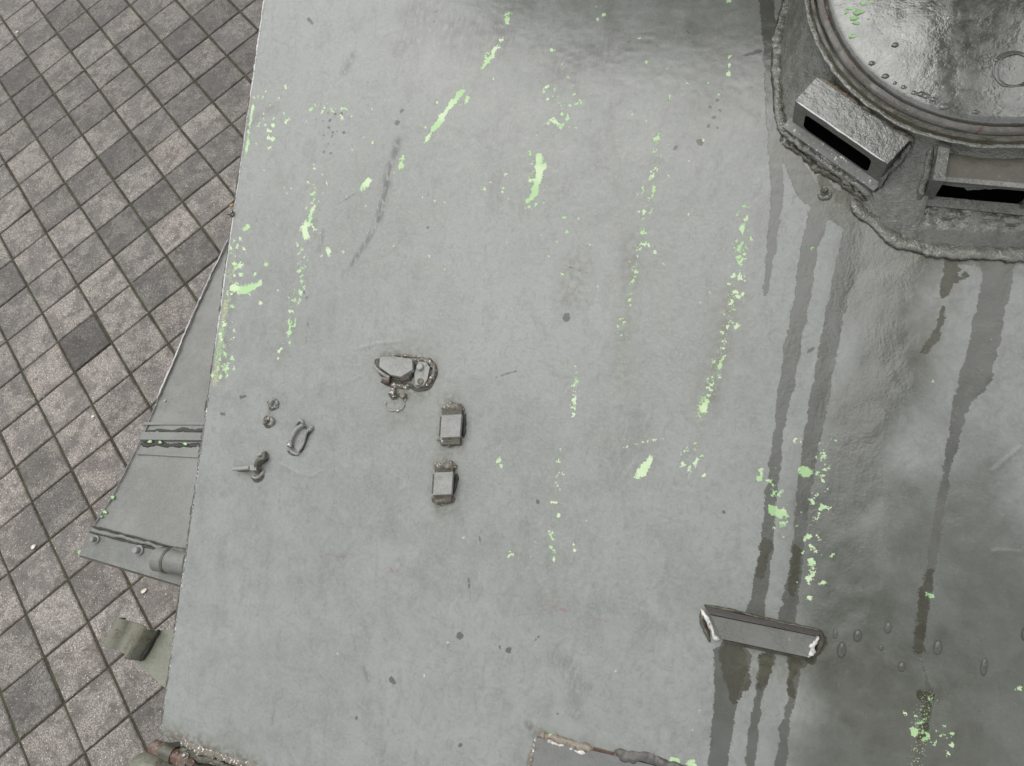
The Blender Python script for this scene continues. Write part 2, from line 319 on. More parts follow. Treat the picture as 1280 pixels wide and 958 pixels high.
# ------------------------------------------------------------------ the pavement
O_, A_, B_ = np.array([-4.12736, 2.43543]), np.array([.12462, .15612]), np.array([.15832, -.12258])
pav = None
def build_ground():
    global pav
    me = bpy.data.meshes.new('pavement'); s = 400
    me.from_pydata([(-s, -s, -.006), (s, -s, -.006), (s, s, -.006), (-s, s, -.006)], [], [(0, 1, 2, 3)])
    pav = link('pavement', me, None, P_JOINT); pav['kind'] = 'structure'
    cells = []
    for a in range(-70, 71):
        for b in range(-70, 91):
            c = O_ + (a + .5) * A_ + (b + .5) * B_
            if np.hypot(c[0] + 1.5, c[1] - .3) > 9: continue
            x, y = proj((c[0], c[1], 0)); q = RC.T @ (np.array([c[0], c[1], 0]) - C)
            vis = q[2] < -.1 and -55 < x < 345 and -55 < y < 1010
            cells.append((vis, a, b, c, x, y))
    inner = sorted([q for q in cells if q[0]], key=lambda q: -q[5])[:290]
    keep = {(q[1], q[2]) for q in inner}
    ga, gb = .0052, .0034
    la, lb = np.linalg.norm(A_), np.linalg.norm(B_); ua, ub = A_ / la, B_ / lb
    def tile_verts(c, jit, h=0.0, bev=.0035):
        out = []
        for k, (sa, sb) in enumerate(((-1, -1), (1, -1), (1, 1), (-1, 1))):
            for lvl in range(3):
                ins = (0, 0, bev)[lvl]; z = (-.03, -.004, 0)[lvl]
                p = c + ua * sa * (la / 2 - ga + jit[k][0] - ins) + ub * sb * (lb / 2 - gb + jit[k][1] - ins)
                out.append((p[0], p[1], z + h))
        return out
    F = []
    for k in range(4):
        n = (k + 1) % 4
        for l in range(2): F.append((k * 3 + l, n * 3 + l, n * 3 + l + 1, k * 3 + l + 1))
    F.append((2, 5, 8, 11))
    meshes = []
    for v in range(7):
        jit = rng.uniform(-.0016, .0016, (4, 2)); mm = bpy.data.meshes.new('paving_tile')
        mm.from_pydata(tile_verts(np.zeros(2), jit), [], F); mm.materials.append(P_TILE); mm.update()
        bmx = bmesh.new(); bmx.from_mesh(mm); bmesh.ops.recalc_face_normals(bmx, faces=bmx.faces[:]); bmx.to_mesh(mm); bmx.free(); meshes.append(mm)
    darks = {(105, 430): .42, (234, 47): .62, (153, 190): .58, (197, 254): .60, (272, 23): .62, (27, 88): .6, (40, 113): .62, (134, 15): .68, (90, 15): .66, (100, 37): .68,
             (72, 172): .66, (57, 147): .7, (152, 287): .62, (274, 100): .66, (113, 140): .75, (103, 230): .72, (70, 257): .74, (310, 60): .6, (217, 133): .85, (280, 187): .82, (95, 110): .85,
             (213, 190): 1.12, (219, 287): 1.14, (257, 157): 1.12, (264, 250): 1.1, (173, 133): 1.08, (113, 63): 1.05, (173, 220): 1.05, (117, 290): 1.12, (50, 190): 1.1, (90, 200): 1.08,
             (13, 350): .64, (197, 357): .66, (240, 325): .64, (20, 400): .82, (67, 343): .88, (107, 327): .84, (214, 390): .82, (47, 577): .76, (80, 600): .78, (133, 365): 1.1, (70, 500): 1.08, (50, 470): 1.1,
             (71, 641): .74, (120, 738): .8, (187, 906): .66, (3, 884): .64, (22, 686): .86, (88, 823): 1.05, (30, 775): 1.06, (140, 905): 1.0, (60, 910): .95, (262, 300): .7, (100, 800): 1.02}
    for i, (vis, a, b, c, x, y) in enumerate(inner):
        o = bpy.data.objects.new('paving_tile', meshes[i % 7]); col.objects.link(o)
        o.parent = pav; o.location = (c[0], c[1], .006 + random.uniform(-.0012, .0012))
        o.rotation_euler = (random.gauss(0, .006), random.gauss(0, .006), 0)
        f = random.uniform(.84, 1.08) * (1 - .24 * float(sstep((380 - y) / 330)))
        for (dx, dy), val in darks.items():
            best = min(inner, key=lambda q: (q[4] - dx) ** 2 + (q[5] - dy) ** 2)
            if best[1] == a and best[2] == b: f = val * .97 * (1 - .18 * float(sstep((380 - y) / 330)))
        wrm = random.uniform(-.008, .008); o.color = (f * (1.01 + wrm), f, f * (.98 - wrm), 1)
    V, FF = [], []
    for vis, a, b, c, x, y in cells:
        if (a, b) in keep: continue
        n = len(V); V += tile_verts(c, rng.uniform(-.0016, .0016, (4, 2)), rng.uniform(-.0012, .0012)); FF += [tuple(q + n for q in f) for f in F]
    mm = bpy.data.meshes.new('paving_tile'); mm.from_pydata(V, [], FF)
    bmx = bmesh.new(); bmx.from_mesh(mm); bmesh.ops.recalc_face_normals(bmx, faces=bmx.faces[:]); bmx.to_mesh(mm); bmx.free()
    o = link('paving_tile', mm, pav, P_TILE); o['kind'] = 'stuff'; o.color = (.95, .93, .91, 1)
    o.location.z += 0.0
build_ground()

# ------------------------------------------------------------------ the tank
tank = empty('tank', (-.1, 1.2, 0))
tank['label'] = 'grey green painted tank with chipped sloping front plate and round hatch standing on paving'
tank['category'] = 'tank'

def dist_poly(X, Y, pts, rad):
    """(radius - distance) to a polyline with a radius per point, in photo-pixel units"""
    out = np.full(X.shape, -12.0)
    if len(pts) == 1: pts = [pts[0], pts[0]]; rad = [rad[0], rad[0]]
    for (a, b, ra, rb) in zip(pts[:-1], pts[1:], rad[:-1], rad[1:]):
        dx, dy = b[0] - a[0], b[1] - a[1]; L2 = dx * dx + dy * dy + 1e-12
        t = np.clip(((X - a[0]) * dx + (Y - a[1]) * dy) / L2, 0, 1)
        dd = np.hypot(X - a[0] - t * dx, Y - a[1] - t * dy) / PX
        out = np.maximum(out, ra + (rb - ra) * t - dd)
    return out
class Field:
    def __init__(s, xs, ys, base=-12.0): s.xs, s.ys = xs, ys; s.f = np.full((len(ys), len(xs)), base)
    def stroke(s, pxs, rad, soft=None):
        pts = [on(p)[:2] for p in pxs]
        if not isinstance(rad, (list, tuple)): rad = [rad] * len(pts)
        pad = (max(rad) + 13) * PX if soft is None else (max(rad) * 1.6 + 4) * PX
        ax, ay = [p[0] for p in pts], [p[1] for p in pts]
        i0, i1 = np.searchsorted(s.xs, [min(ax) - pad, max(ax) + pad]); j0, j1 = np.searchsorted(s.ys, [min(ay) - pad, max(ay) + pad])
        if i1 <= i0 or j1 <= j0: return
        X, Y = np.meshgrid(s.xs[i0:i1], s.ys[j0:j1]); v = dist_poly(X, Y, pts, rad)
        if soft is None: s.f[j0:j1, i0:i1] = np.maximum(s.f[j0:j1, i0:i1], v)
        else: s.f[j0:j1, i0:i1] = np.maximum(s.f[j0:j1, i0:i1], np.clip((v + max(rad) * .5) / (max(rad) * 1.2), 0, 1) * soft)

CHIPS = [  # bare undercoat showing through: (points, radii)
 ([(634, 17), (633, 28)], 4), ([(626, 50), (615, 69), (601, 86)], [3, 5, 3.5]), ([(577, 116), (562, 133), (545, 157), (531, 177)], [5.5, 4.5, 5, 3]), ([(583, 124)], 4),
 ([(504, 198), (500, 208)], 4.2), ([(460, 227), (453, 235)], [5, 4]), ([(393, 229), (392, 262), (385, 281)], [1.6, 2.4, 4]), ([(380, 284), (383, 296)], 5.5), ([(387, 272)], 5), ([(410, 311), (411, 318)], 3.5),
 ([(307, 286)], 4), ([(311, 283)], 4), ([(300, 333)], 5), ([(302, 344)], 3), ([(319, 343)], 3.4), ([(333, 331)], 4), ([(290, 360), (303, 363), (313, 360), (325, 354)], [5, 6, 6, 4]), ([(313, 368)], 4), ([(325, 380)], 2.5),
 ([(318, 118), (312, 160), (307, 200)], [1.4, 2, 1.2]), ([(338, 131)], 2.6), ([(341, 157)], 3.4), ([(355, 143)], 3), ([(358, 152)], 4), ([(336, 184)], 3), ([(426, 136), (434, 137)], 2.4), ([(399, 131)], 2.6), ([(383, 151)], 2), ([(408, 117)], 1.8), ([(465, 136)], 1.6), ([(478, 159)], 1.4),
 ([(693, 151)], 5), ([(709, 146), (706, 150)], 3), ([(685, 124)], 2.4), ([(720, 131)], 2.2), ([(715, 108)], 2), ([(670, 169)], 1.4), ([(738, 117)], 1.8),
 ([(672, 197), (674, 217), (668, 241), (660, 252)], [5, 6.5, 5, 4]), ([(678, 210)], 5), ([(664, 225)], 4), ([(709, 272), (706, 274)], 2.4), ([(692, 280)], 1.6), ([(603, 236), (608, 236)], 2), ([(629, 236)], 2), ([(658, 252)], 3), ([(690, 62)], 3), ([(617, 98)], 2),
 ([(821, 172), (819, 180)], 1.4), ([(817, 190)], 2), ([(833, 182)], 2), ([(835, 219)], 2.4), ([(817, 234), (816, 246)], 1.6), ([(810, 250)], 2), ([(805, 265)], 2), ([(812, 268)], 1.6), ([(800, 290), (808, 300), (820, 316)], [1.6, 2, .8]), ([(798, 311)], 3), ([(770, 221)], 1.4), ([(861, 203)], 1.6), ([(912, 66), (911, 94)], 2), ([(910, 2)], 2), ([(838, 104), (837, 132)], .8),
 ([(929, 274)], 2.2), ([(927, 284), (928, 291)], 3.6), ([(924, 309)], 3.4), ([(923, 322)], 3.6), ([(913, 334)], 2.8), ([(926, 348)], 4), ([(935, 318)], 1.6), ([(917, 344)], 3), ([(915, 377)], 3.8), ([(913, 403)], 2), ([(887, 367)], 2.4), ([(930, 258)], 1.5), ([(861, 268)], 1.5),
 ([(885, 496), (879, 512)], [3, 5]), ([(721, 465), (720, 485), (718, 510)], [1.6, 1.5, 3]), ([(714, 505)], 1.6), ([(624, 576)], 4), ([(626, 581)], 2.4), ([(813, 574), (803, 590), (796, 598)], [4.5, 6.5, 3]), ([(808, 580)], 5.5), ([(776, 560), (830, 548)], .9),
 ([(860, 562)], 2.6), ([(875, 572), (866, 580), (859, 590)], [1.4, 3, 1.6]), ([(862, 547)], 1.5), ([(880, 594)], 2), ([(995, 549)], 3.2), ([(1001, 552)], 2), ([(949, 599)], 4), ([(952, 588)], 2.6), ([(1006, 590)], 7), ([(961, 602)], 3), ([(965, 637)], 6.5), ([(977, 642)], 6), ([(979, 654)], 3.8),
 ([(1028, 633), (1019, 650)], [3, 2]), ([(1012, 670)], 3.6), ([(1015, 671)], 2.5), ([(1014, 702)], 4.5), ([(1013, 722)], 4), ([(1012, 747)], 2.2), ([(1028, 728)], 2), ([(1041, 693)], 1.6), ([(1032, 562), (1026, 576)], 1.3), ([(1040, 547)], 1.8), ([(1000, 640)], 1.6), ([(1030, 613)], 1.8), ([(1013, 625)], 2),
 ([(1140, 910), (1145, 914)], 3), ([(1163, 745)], 3), ([(1159, 743)], 2), ([(844, 954)], 7.5), ([(866, 956)], 6.5), ([(640, 692)], 2.8), ([(636, 695)], 2), ([(637, 690)], 2), ([(698, 644)], 1.8), ([(694, 672)], 1.8), ([(718, 688), (716, 680)], 1.2), ([(866, 914)], 2), ([(1014, 310)], 3), ([(1036, 296)], 1.4), ([(1165, 478)], 2), ([(1275, 862)], 3), ([(1163, 875)], 2), ([(1188, 918)], 1.8), ([(1182, 908)], 2),
 ([(349, 440), (356, 425)], [2.5, 1]), ([(362, 415)], 3), ([(368, 408)], 2.6), ([(363, 390)], 2.8), ([(373, 330)], 2), ([(402, 320)], 2.6), ([(368, 365)], 2.6), ([(372, 348)], 2.2), ([(347, 363)], 1.6)]
SCATTER = [  # small flakes: centre line, half width, count, size range
 ((296, 300), (278, 470), 10, 90, .7, 2.6), ((394, 225), (374, 350), 9, 46, .7, 2.2), ((378, 345), (348, 452), 7, 34, .7, 2.2), ((345, 110), (330, 190), 22, 26, .7, 2.2), ((400, 130), (440, 140), 18, 16, .6, 2),
 ((690, 100), (705, 165), 26, 34, .6, 2), ((672, 190), (662, 262), 12, 36, .7, 2.2), ((824, 165), (795, 330), 9, 54, .6, 1.9), ((795, 330), (778, 420), 8, 26, .6, 1.7), ((932, 265), (912, 420), 11, 66, .6, 2.2), ((905, 420), (880, 510), 9, 34, .6, 1.8),
 ((720, 460), (716, 520), 5, 14, .6, 1.5), ((870, 545), (858, 595), 12, 14, .6, 1.6), ((1030, 545), (1012, 745), 14, 54, .6, 1.9), ((965, 590), (985, 660), 14, 18, .7, 2), ((620, 40), (540, 170), 12, 24, .6, 1.6), ((700, 20), (900, 120), 60, 26, .5, 1.4),
 ((330, 240), (640, 240), 60, 40, .5, 1.3), ((700, 560), (690, 690), 6, 24, .6, 1.4), ((1140, 900), (1190, 930), 18, 26, .6, 1.8), ((640, 300), (900, 360), 90, 24, .3, .9), ((500, 600), (880, 720), 90, 16, .3, .9), ((420, 820), (880, 900), 60, 8, .3, .8)]
SPECK = [((282, 380), (268, 480), 9, .9), ((292, 300), (285, 380), 8, .7), ((312, 130), (304, 260), 3, .6), ((812, 240), (790, 330), 10, .42), ((790, 330), (776, 470), 11, .55), ((916, 360), (890, 490), 13, .60), ((880, 500), (876, 516), 10, .9),
         ((725, 340), (712, 365), 13, .5), ((752, 500), (745, 560), 12, .35), ((656, 158), (650, 172), 10, .4), ((700, 150), (690, 175), 12, .55), ((672, 200), (664, 250), 14, .6), ((1160, 870), (1145, 958), 12, .6), ((1025, 560), (1015, 740), 10, .35), ((835, 450), (800, 470), 14, .25), ((500, 240), (440, 240), 5, .3)]
WET = [  # washed streaks below the hatch and the bar
 ([(958, -5), (964, 60), (968, 150), (972, 235), (964, 310), (957, 368)], [9, 9, 9, 7, 5, 3]), ([(985, 190), (1010, 240), (1040, 262), (1072, 285)], [9, 12, 10, 8]),
 ([(1032, 245), (1012, 310), (1003, 370), (992, 430), (982, 490), (975, 530), (967, 590), (958, 690), (945, 765)], [12, 10, 9, 9, 8, 5, 6, 7, 10]),
 ([(1072, 275), (1058, 330), (1047, 380), (1035, 440), (1024, 500), (1013, 560), (1004, 620), (998, 690), (983, 780)], [11, 11, 10, 10, 10, 9, 8, 7, 9]),
 ([(1250, 325), (1240, 380), (1228, 440), (1216, 478)], [15, 14, 14, 14]), ([(1222, 470), (1203, 500), (1193, 540), (1185, 585), (1175, 640), (1164, 705), (1154, 760), (1147, 815)], [14, 9, 5.5, 4, 5, 5.5, 6, 6]), ([(1200, 320), (1235, 322)], 8),
 ([(1150, 812), (1156, 840), (1163, 868)], [2, 2, 4]), ([(1163, 872), (1155, 915), (1145, 960)], [6, 4.5, 4]), ([(1150, 870), (1166, 872)], 3.5),
 ([(915, 826), (908, 870), (897, 958)], [22, 13, 11]), ([(958, 826), (949, 868), (942, 911), (937, 960)], [9, 4, 5, 5]), ([(994, 828), (990, 872), (980, 915), (976, 960)], [7, 3.5, 5, 6]), ([(1025, 800), (1012, 822), (1000, 828)], 7)]
OLIVES = [([(915, 822), (922, 850), (918, 876)], [16, 15, 3]), ([(960, 824), (951, 858)], [9, 3]), ([(993, 826), (988, 850), (990, 872)], [8, 3, 2]), ([(958, 680), (950, 720)], [7, 4]), ([(996, 690), (990, 740)], [6, 5]), ([(1163, 715), (1155, 745), (1150, 812)], [5, 5, 5]), ([(1163, 870), (1152, 925)], [3, 3]), ([(1152, 870), (1163, 872)], 4),
          ([(1190, 325), (1187, 350), (1178, 372)], [8, 8, 3]), ([(1207, 345), (1186, 355)], 3), ([(1180, 385), (1168, 425), (1156, 440)], [3, 4, 3]), ([(1025, 222), (1038, 240), (1075, 262)], [5, 7, 6]), ([(1028, 802), (1014, 824)], 5), ([(1165, 312), (1180, 316), (1230, 322)], 5)]
DARKS = [([(497, 153)], 3.6), ([(504, 138), (501, 140)], 2), ([(708, 397)], 5.2), ([(876, 179), (874, 177)], 3.2), ([(844, 185)], 2.6), ([(896, 125)], 2.4), ([(888, 134)], 2.6), ([(899, 138)], 2.2), ([(893, 147)], 2.4), ([(886, 158)], 2.4), ([(897, 160)], 1.6), ([(492, 852), (489, 850)], 3.8), ([(575, 795)], 4.6), ([(636, 813)], 4), ([(625, 809)], 1.8), ([(575, 932)], 2.6), ([(697, 892)], 2), ([(673, 627)], 2.6), ([(277, 517), (281, 518)], 2.6), ([(301, 497), (307, 496)], [3, 1.5]),
         ([(426, 253), (435, 248), (446, 241)], [1, .8, .5]), ([(599, 670), (601, 682)], .7), ([(667, 803), (674, 795)], .9), ([(689, 686), (686, 694)], .6), ([(586, 722), (587, 735)], 1.2), ([(382, 430), (386, 395)], .5), ([(1010, 440), (1016, 436)], 1.4), ([(906, 464), (912, 472)], .9), ([(858, 38), (870, 58)], .6), ([(545, 14)], 2), ([(386, 24), (391, 30)], [3, 2]), ([(950, 64), (930, 70)], [3, 1.5]), ([(620, 472), (645, 464)], .6), ([(770, 380), (790, 388)], .5), ([(700, 330), (745, 345)], .5), ([(445, 900), (446, 897)], 1.4), ([(460, 103)], 1.4)]
for dx, dy in ((410, 141), (404, 151), (413, 151), (411, 160), (405, 169), (415, 171), (421, 164), (430, 166), (410, 180), (405, 190), (413, 192), (419, 142), (427, 142), (394, 150), (393, 157), (416, 166)): DARKS.append(([(dx, dy)], random.uniform(1.6, 3.0)))
for dx, dy in ((380, 365), (384, 372), (541, 15), (547, 12), (543, 26), (905, 640), (535, 285), (537, 200)): DARKS.append(([(dx, dy)], random.uniform(1.4, 2.6)))
SMEAR = [([(497, 177), (493, 195)], 6, .9), ([(487, 208), (480, 250), (473, 275)], 6, 1), ([(473, 275), (462, 297), (440, 330)], 4, .8), ([(300, 165), (340, 135)], 7, .4), ([(715, 830), (720, 890)], 12, .35), ([(690, 820), (735, 860)], 9, .3), ([(520, 20), (620, 50)], 28, .4), ([(440, 70), (430, 90)], 6, .5), ([(403, 290), (400, 312)], 4, .6), ([(700, 90), (760, 60)], 26, .35), ([(455, 835), (460, 850)], 4, .5), ([(560, 30), (500, 60)], 14, .35), ([(660, 905), (668, 915)], 5, .6), ([(800, 520), (770, 600)], 20, .25)]
REDS = [([(402, 694), (428, 697)], 3.4, 1), ([(482, 712), (502, 716)], 3.4, 1), ([(512, 719), (526, 722)], 3, .8), ([(685, 758), (712, 764)], 2.4, .9), ([(728, 770), (760, 777)], 2, .8), ([(226, 762), (236, 757)], 2.6, 1), ([(600, 672), (602, 684)], 1.4, .7), ([(212, 915), (232, 925)], 6, 1), ([(240, 930), (300, 950)], 4, .7)]
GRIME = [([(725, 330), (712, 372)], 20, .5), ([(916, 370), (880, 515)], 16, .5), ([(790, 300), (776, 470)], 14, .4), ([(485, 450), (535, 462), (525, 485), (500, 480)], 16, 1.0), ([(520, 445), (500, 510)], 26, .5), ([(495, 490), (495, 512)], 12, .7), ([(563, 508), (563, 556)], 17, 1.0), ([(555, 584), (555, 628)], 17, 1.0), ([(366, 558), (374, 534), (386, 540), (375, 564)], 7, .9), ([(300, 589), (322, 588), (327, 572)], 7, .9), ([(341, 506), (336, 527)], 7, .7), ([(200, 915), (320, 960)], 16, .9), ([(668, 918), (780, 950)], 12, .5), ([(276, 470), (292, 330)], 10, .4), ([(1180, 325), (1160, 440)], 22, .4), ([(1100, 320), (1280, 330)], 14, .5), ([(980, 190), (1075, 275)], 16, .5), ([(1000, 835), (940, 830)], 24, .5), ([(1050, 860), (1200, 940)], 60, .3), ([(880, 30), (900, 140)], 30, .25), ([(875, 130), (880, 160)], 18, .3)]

def build_glacis():
    st = .0031; x1, y1 = .95, 1.42
    xs = np.arange(EX, x1, st); ys = np.arange(EY, y1, st); nx, ny = len(xs), len(ys)
    X, Y = np.meshgrid(xs, ys); Xj = X.copy()
    Xj[:, 0] += .0016 * vnoise(ys * 60, ys * 0, 8) + .0008 * vnoise(ys * 190, ys * 0, 9)
    Z = zs(X, Y)
    e = np.minimum((X - EX) / .005, 1); Z = Z - (1 - e) ** 2 * .0016
    e = np.minimum((Y - EY) / .008, 1); Z = Z - (1 - e) ** 2 * .003
    # shallow dents and paint runs left by old repairs
    for (px, r, h) in (((505, 450), 60, .0012), ((380, 590), 30, .0010), ((560, 60), 80, -.003), ((700, 40), 120, -.002), ((430, 500), 50, .0008), ((1200, 520), 90, .002), ((1230, 700), 90, .002)):
        p = on(px); Z += h * np.exp(-((X - p[0]) ** 2 + (Y - p[1]) ** 2) / (2 * (r * PX * .5) ** 2))
    for path, h in (([(445, 437), (470, 430), (500, 427)], .0010), ([(430, 480), (452, 470)], .0010), ([(350, 580), (372, 592), (390, 596), (405, 588)], .0012), ([(1240, 690), (1258, 689), (1275, 692)], .0012), ([(1240, 590), (1275, 560)], .002)):
        f = Field(xs, ys); f.stroke(path, 1.5); Z += h * np.clip(1 + (f.f - 1.5) / 2.2, 0, 1)
    V = np.stack([Xj, Y, Z], -1).reshape(-1, 3)
    i = np.arange((ny - 1) * (nx - 1)); r, c = i // (nx - 1), i % (nx - 1); a = r * nx + c
    F = np.stack([a, a + 1, a + nx + 1, a + nx], -1)
    # thickness: skirts on the left and lower edges
    left = np.arange(ny) * nx; low = np.arange(nx)
    sk = V[left] + np.array([-.0005, 0, -.034]); n0 = len(V); V = np.vstack([V, sk]); q = np.arange(ny - 1)
    F = np.vstack([F, np.stack([left[q], left[q + 1], n0 + q + 1, n0 + q], -1)])
    sk = V[low] + np.array([0, -.001, -.034]); n1 = len(V); V = np.vstack([V, sk]); q = np.arange(nx - 1)
    F = np.vstack([F, np.stack([low[q + 1], low[q], n1 + q, n1 + q + 1], -1)])
    me = bpy.data.meshes.new('glacis_plate')
    me.vertices.add(len(V)); me.vertices.foreach_set('co', V.ravel()); me.loops.add(F.size); me.loops.foreach_set('vertex_index', F.ravel().astype(np.int32))
    me.polygons.add(len(F)); me.polygons.foreach_set('loop_start', np.arange(0, F.size, 4).astype(np.int32)); me.update(calc_edges=True)
    me.polygons.foreach_set('use_smooth', [True] * len(F)); me.set_sharp_from_angle(angle=math.radians(50))
    def put(name, f, fill):
        at = me.attributes.new(name, 'FLOAT', 'POINT'); at.data.foreach_set('value', np.concatenate([f.ravel(), np.full(len(V) - nx * ny, fill)]).astype(np.float32))
    chip = Field(xs, ys)
    for p, r in CHIPS: chip.stroke(p, r)
    for a_, b_, hw, n, r0, r1 in SCATTER:
        for _ in range(int(n * 1.15)):
            t = random.random(); cx = a_[0] + (b_[0] - a_[0]) * t + random.gauss(0, hw * .5); cy = a_[1] + (b_[1] - a_[1]) * t + random.gauss(0, hw * .5)
            r = r0 + .45 + (r1 - r0) * random.random() ** 3; chip.stroke([(cx, cy), (cx + random.uniform(-1, 1) * r * .9, cy + random.uniform(.2, 1.2) * r)], r)
    put('chip', chip.f, -12)
    for nm, L in (('wet', WET), ('olive', OLIVES), ('dark', DARKS)):
        f = Field(xs, ys)
        for p, r in L: f.stroke(p, r)
        put(nm, f.f, -12)
    f = Field(xs, ys, 0.0)
    for a_, b_, r, s_ in SPECK: f.stroke([a_, b_], r, soft=s_)
    put('speck', f.f, 0)
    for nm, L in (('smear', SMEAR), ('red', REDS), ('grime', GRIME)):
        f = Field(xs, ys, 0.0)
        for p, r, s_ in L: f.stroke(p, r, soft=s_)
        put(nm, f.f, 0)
    # dust: thick on the flat left, thinned rightwards; dark gun and turret reflections painted in
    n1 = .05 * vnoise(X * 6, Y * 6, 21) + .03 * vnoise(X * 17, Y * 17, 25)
    dust_and_shade = 1 - .80 * sstep((X + n1 * .8 - .065) / .10)
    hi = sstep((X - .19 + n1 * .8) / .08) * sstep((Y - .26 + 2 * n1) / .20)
    dust_and_shade = dust_and_shade + .90 * hi; top = sstep((Y - .84 + n1) / .22) * sstep((X + .85) / .4); dust_and_shade = dust_and_shade - .22 * top
    put('dust_and_shade', np.clip(dust_and_shade + .07 * vnoise(X * 14, Y * 14, 24), 0, 1), .6)
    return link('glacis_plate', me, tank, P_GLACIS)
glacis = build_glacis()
# the burred, worn rim of the plate
edge = [np.array([EX + .0005, y, float(zs(EX, y)) - .003]) for y in np.arange(EY + .004, 1.4, .004)]
bead('worn_rim', [p for p in edge if p[1] < .42], .0046, .0024, P_EDGEDARK, glacis, step=.004, seg=8, rough=1.0, ripple=.8, seed=2)
edge = [p for p in edge if p[1] > .41]
bead('worn_rim', edge, .0052, .0028, P_EDGE, glacis, step=.004, seg=8, rough=.7, ripple=.6, seed=3)
bead('weld_bead', [np.array([EX - .004, y, float(zs(EX, y)) - .009]) for y in np.arange(EY + .02, 1.4, .006)], .009, .004, P_GREASY_SHADE, glacis, step=.005, seg=8, rough=.8, seed=5)
# lower edge: rough weld to the nose
lowp = [np.array([x, EY - .001, float(zs(x, EY)) - .004]) for x in np.arange(EX + .05, .2, .01)]
bead('weld_bead', lowp, .020, .0045, P_SCAR, glacis, step=.004, seg=10, rough=.9, ripple=.5, seed=9)
bead('weld_bead', [p + np.array([0, -.017, -.010]) for p in lowp], .018, .006, P_GREASY_SHADE, glacis, step=.004, seg=10, rough=.9, ripple=.5, seed=12)

# ---- hull under the plate
def build_hull():
    bm = bmesh.new()
    prof = [(EY - .004, .95 - .036), (1.5, .95 - .036 + (1.5 - EY) * SL), (1.5, 1.5), (4.2, 1.6), (4.2, .45), (.5, .32), (-.02, .55)]
    x0, x1 = EX + .02, 1.45
    for lo, hi, pr in ((x0, x1, [(EY + .03, .925), (.7, .90 + (.7 - EY) * SL), (1.35, 1.36), (3.9, 1.40), (3.9, .80), (.05, .80)]), (x0 + .32, x1 - .2, [(.06, .795), (3.9, .795), (3.9, .45), (.75, .35), (.35, .45)])):
        prism_into(bm, [(lo, y, z) for y, z in pr], [(hi, y, z) for y, z in pr])
    return bm_obj('hull_body', bm, P_PLATE, tank, .01)
hull = build_hull()
prism('nose_plate', [(EX + .04, EY + .02, .914), (1.40, EY + .02, .914), (1.40, EY + .06, .914), (EX + .04, EY + .06, .914)], [(EX + .34, .42, .36), (1.22, .42, .36), (1.22, .47, .36), (EX + .34, .47, .36)], P_PLATE, tank, .004)
# ---- turret and gun, above and behind the frame: they shade the plate and show in its gloss
GX, GZ = .275, 2.06
def build_gun():
    bm = bmesh.new(); base = [(-.85, 1.55), (-.55, 1.30), (1.05, 1.30), (1.35, 1.55), (1.35, 3.4), (.9, 3.9), (-.4, 3.9), (-.8, 3.4)]
    cx, cy = .3, 2.7
    prism_into(bm, [(cx + (x - cx) * .8, cy + (y - cy) * .85, 2.55) for x, y in base], [(x, y, 1.86) for x, y in base])
    tur = bm_obj('turret', bm, P_CAST, tank, .09, seg=4)
    ca_ = [(.3 + .80 * math.cos(a_), 2.75 + .80 * math.sin(a_)) for a_ in np.linspace(0, 2 * math.pi, 48, endpoint=False)]
    prism('turret_ring', [(x, y, 1.87) for x, y in ca_], [(x, y, 1.36) for x, y in ca_], P_CAST, tur, 0)
    bm = bmesh.new(); prism_into(bm, [(GX - .22, 1.2, 2.36), (GX + .3, 1.2, 2.36), (GX + .3, 1.75, 2.4), (GX - .22, 1.75, 2.4)], [(GX - .22, 1.17, 1.9), (GX + .3, 1.17, 1.9), (GX + .3, 1.75, 1.88), (GX - .22, 1.75, 1.88)])
    bm_obj('gun_mantlet', bm, P_CAST, tur, .05, seg=3)
    gun = tube('gun_barrel', [(GX, 1.5, GZ), (GX, 1.2, GZ), (GX, .9, GZ), (GX, -.48, GZ)], lambda t: .105 if t < .4 else .085, P_PLATE, tank, 40)
    tube('muzzle_brake', [(GX - .27, -.60, GZ), (GX - .26, -.60, GZ), (GX + .34, -.60, GZ), (GX + .35, -.60, GZ)], .14, P_PLATE, gun, 40)
build_gun()

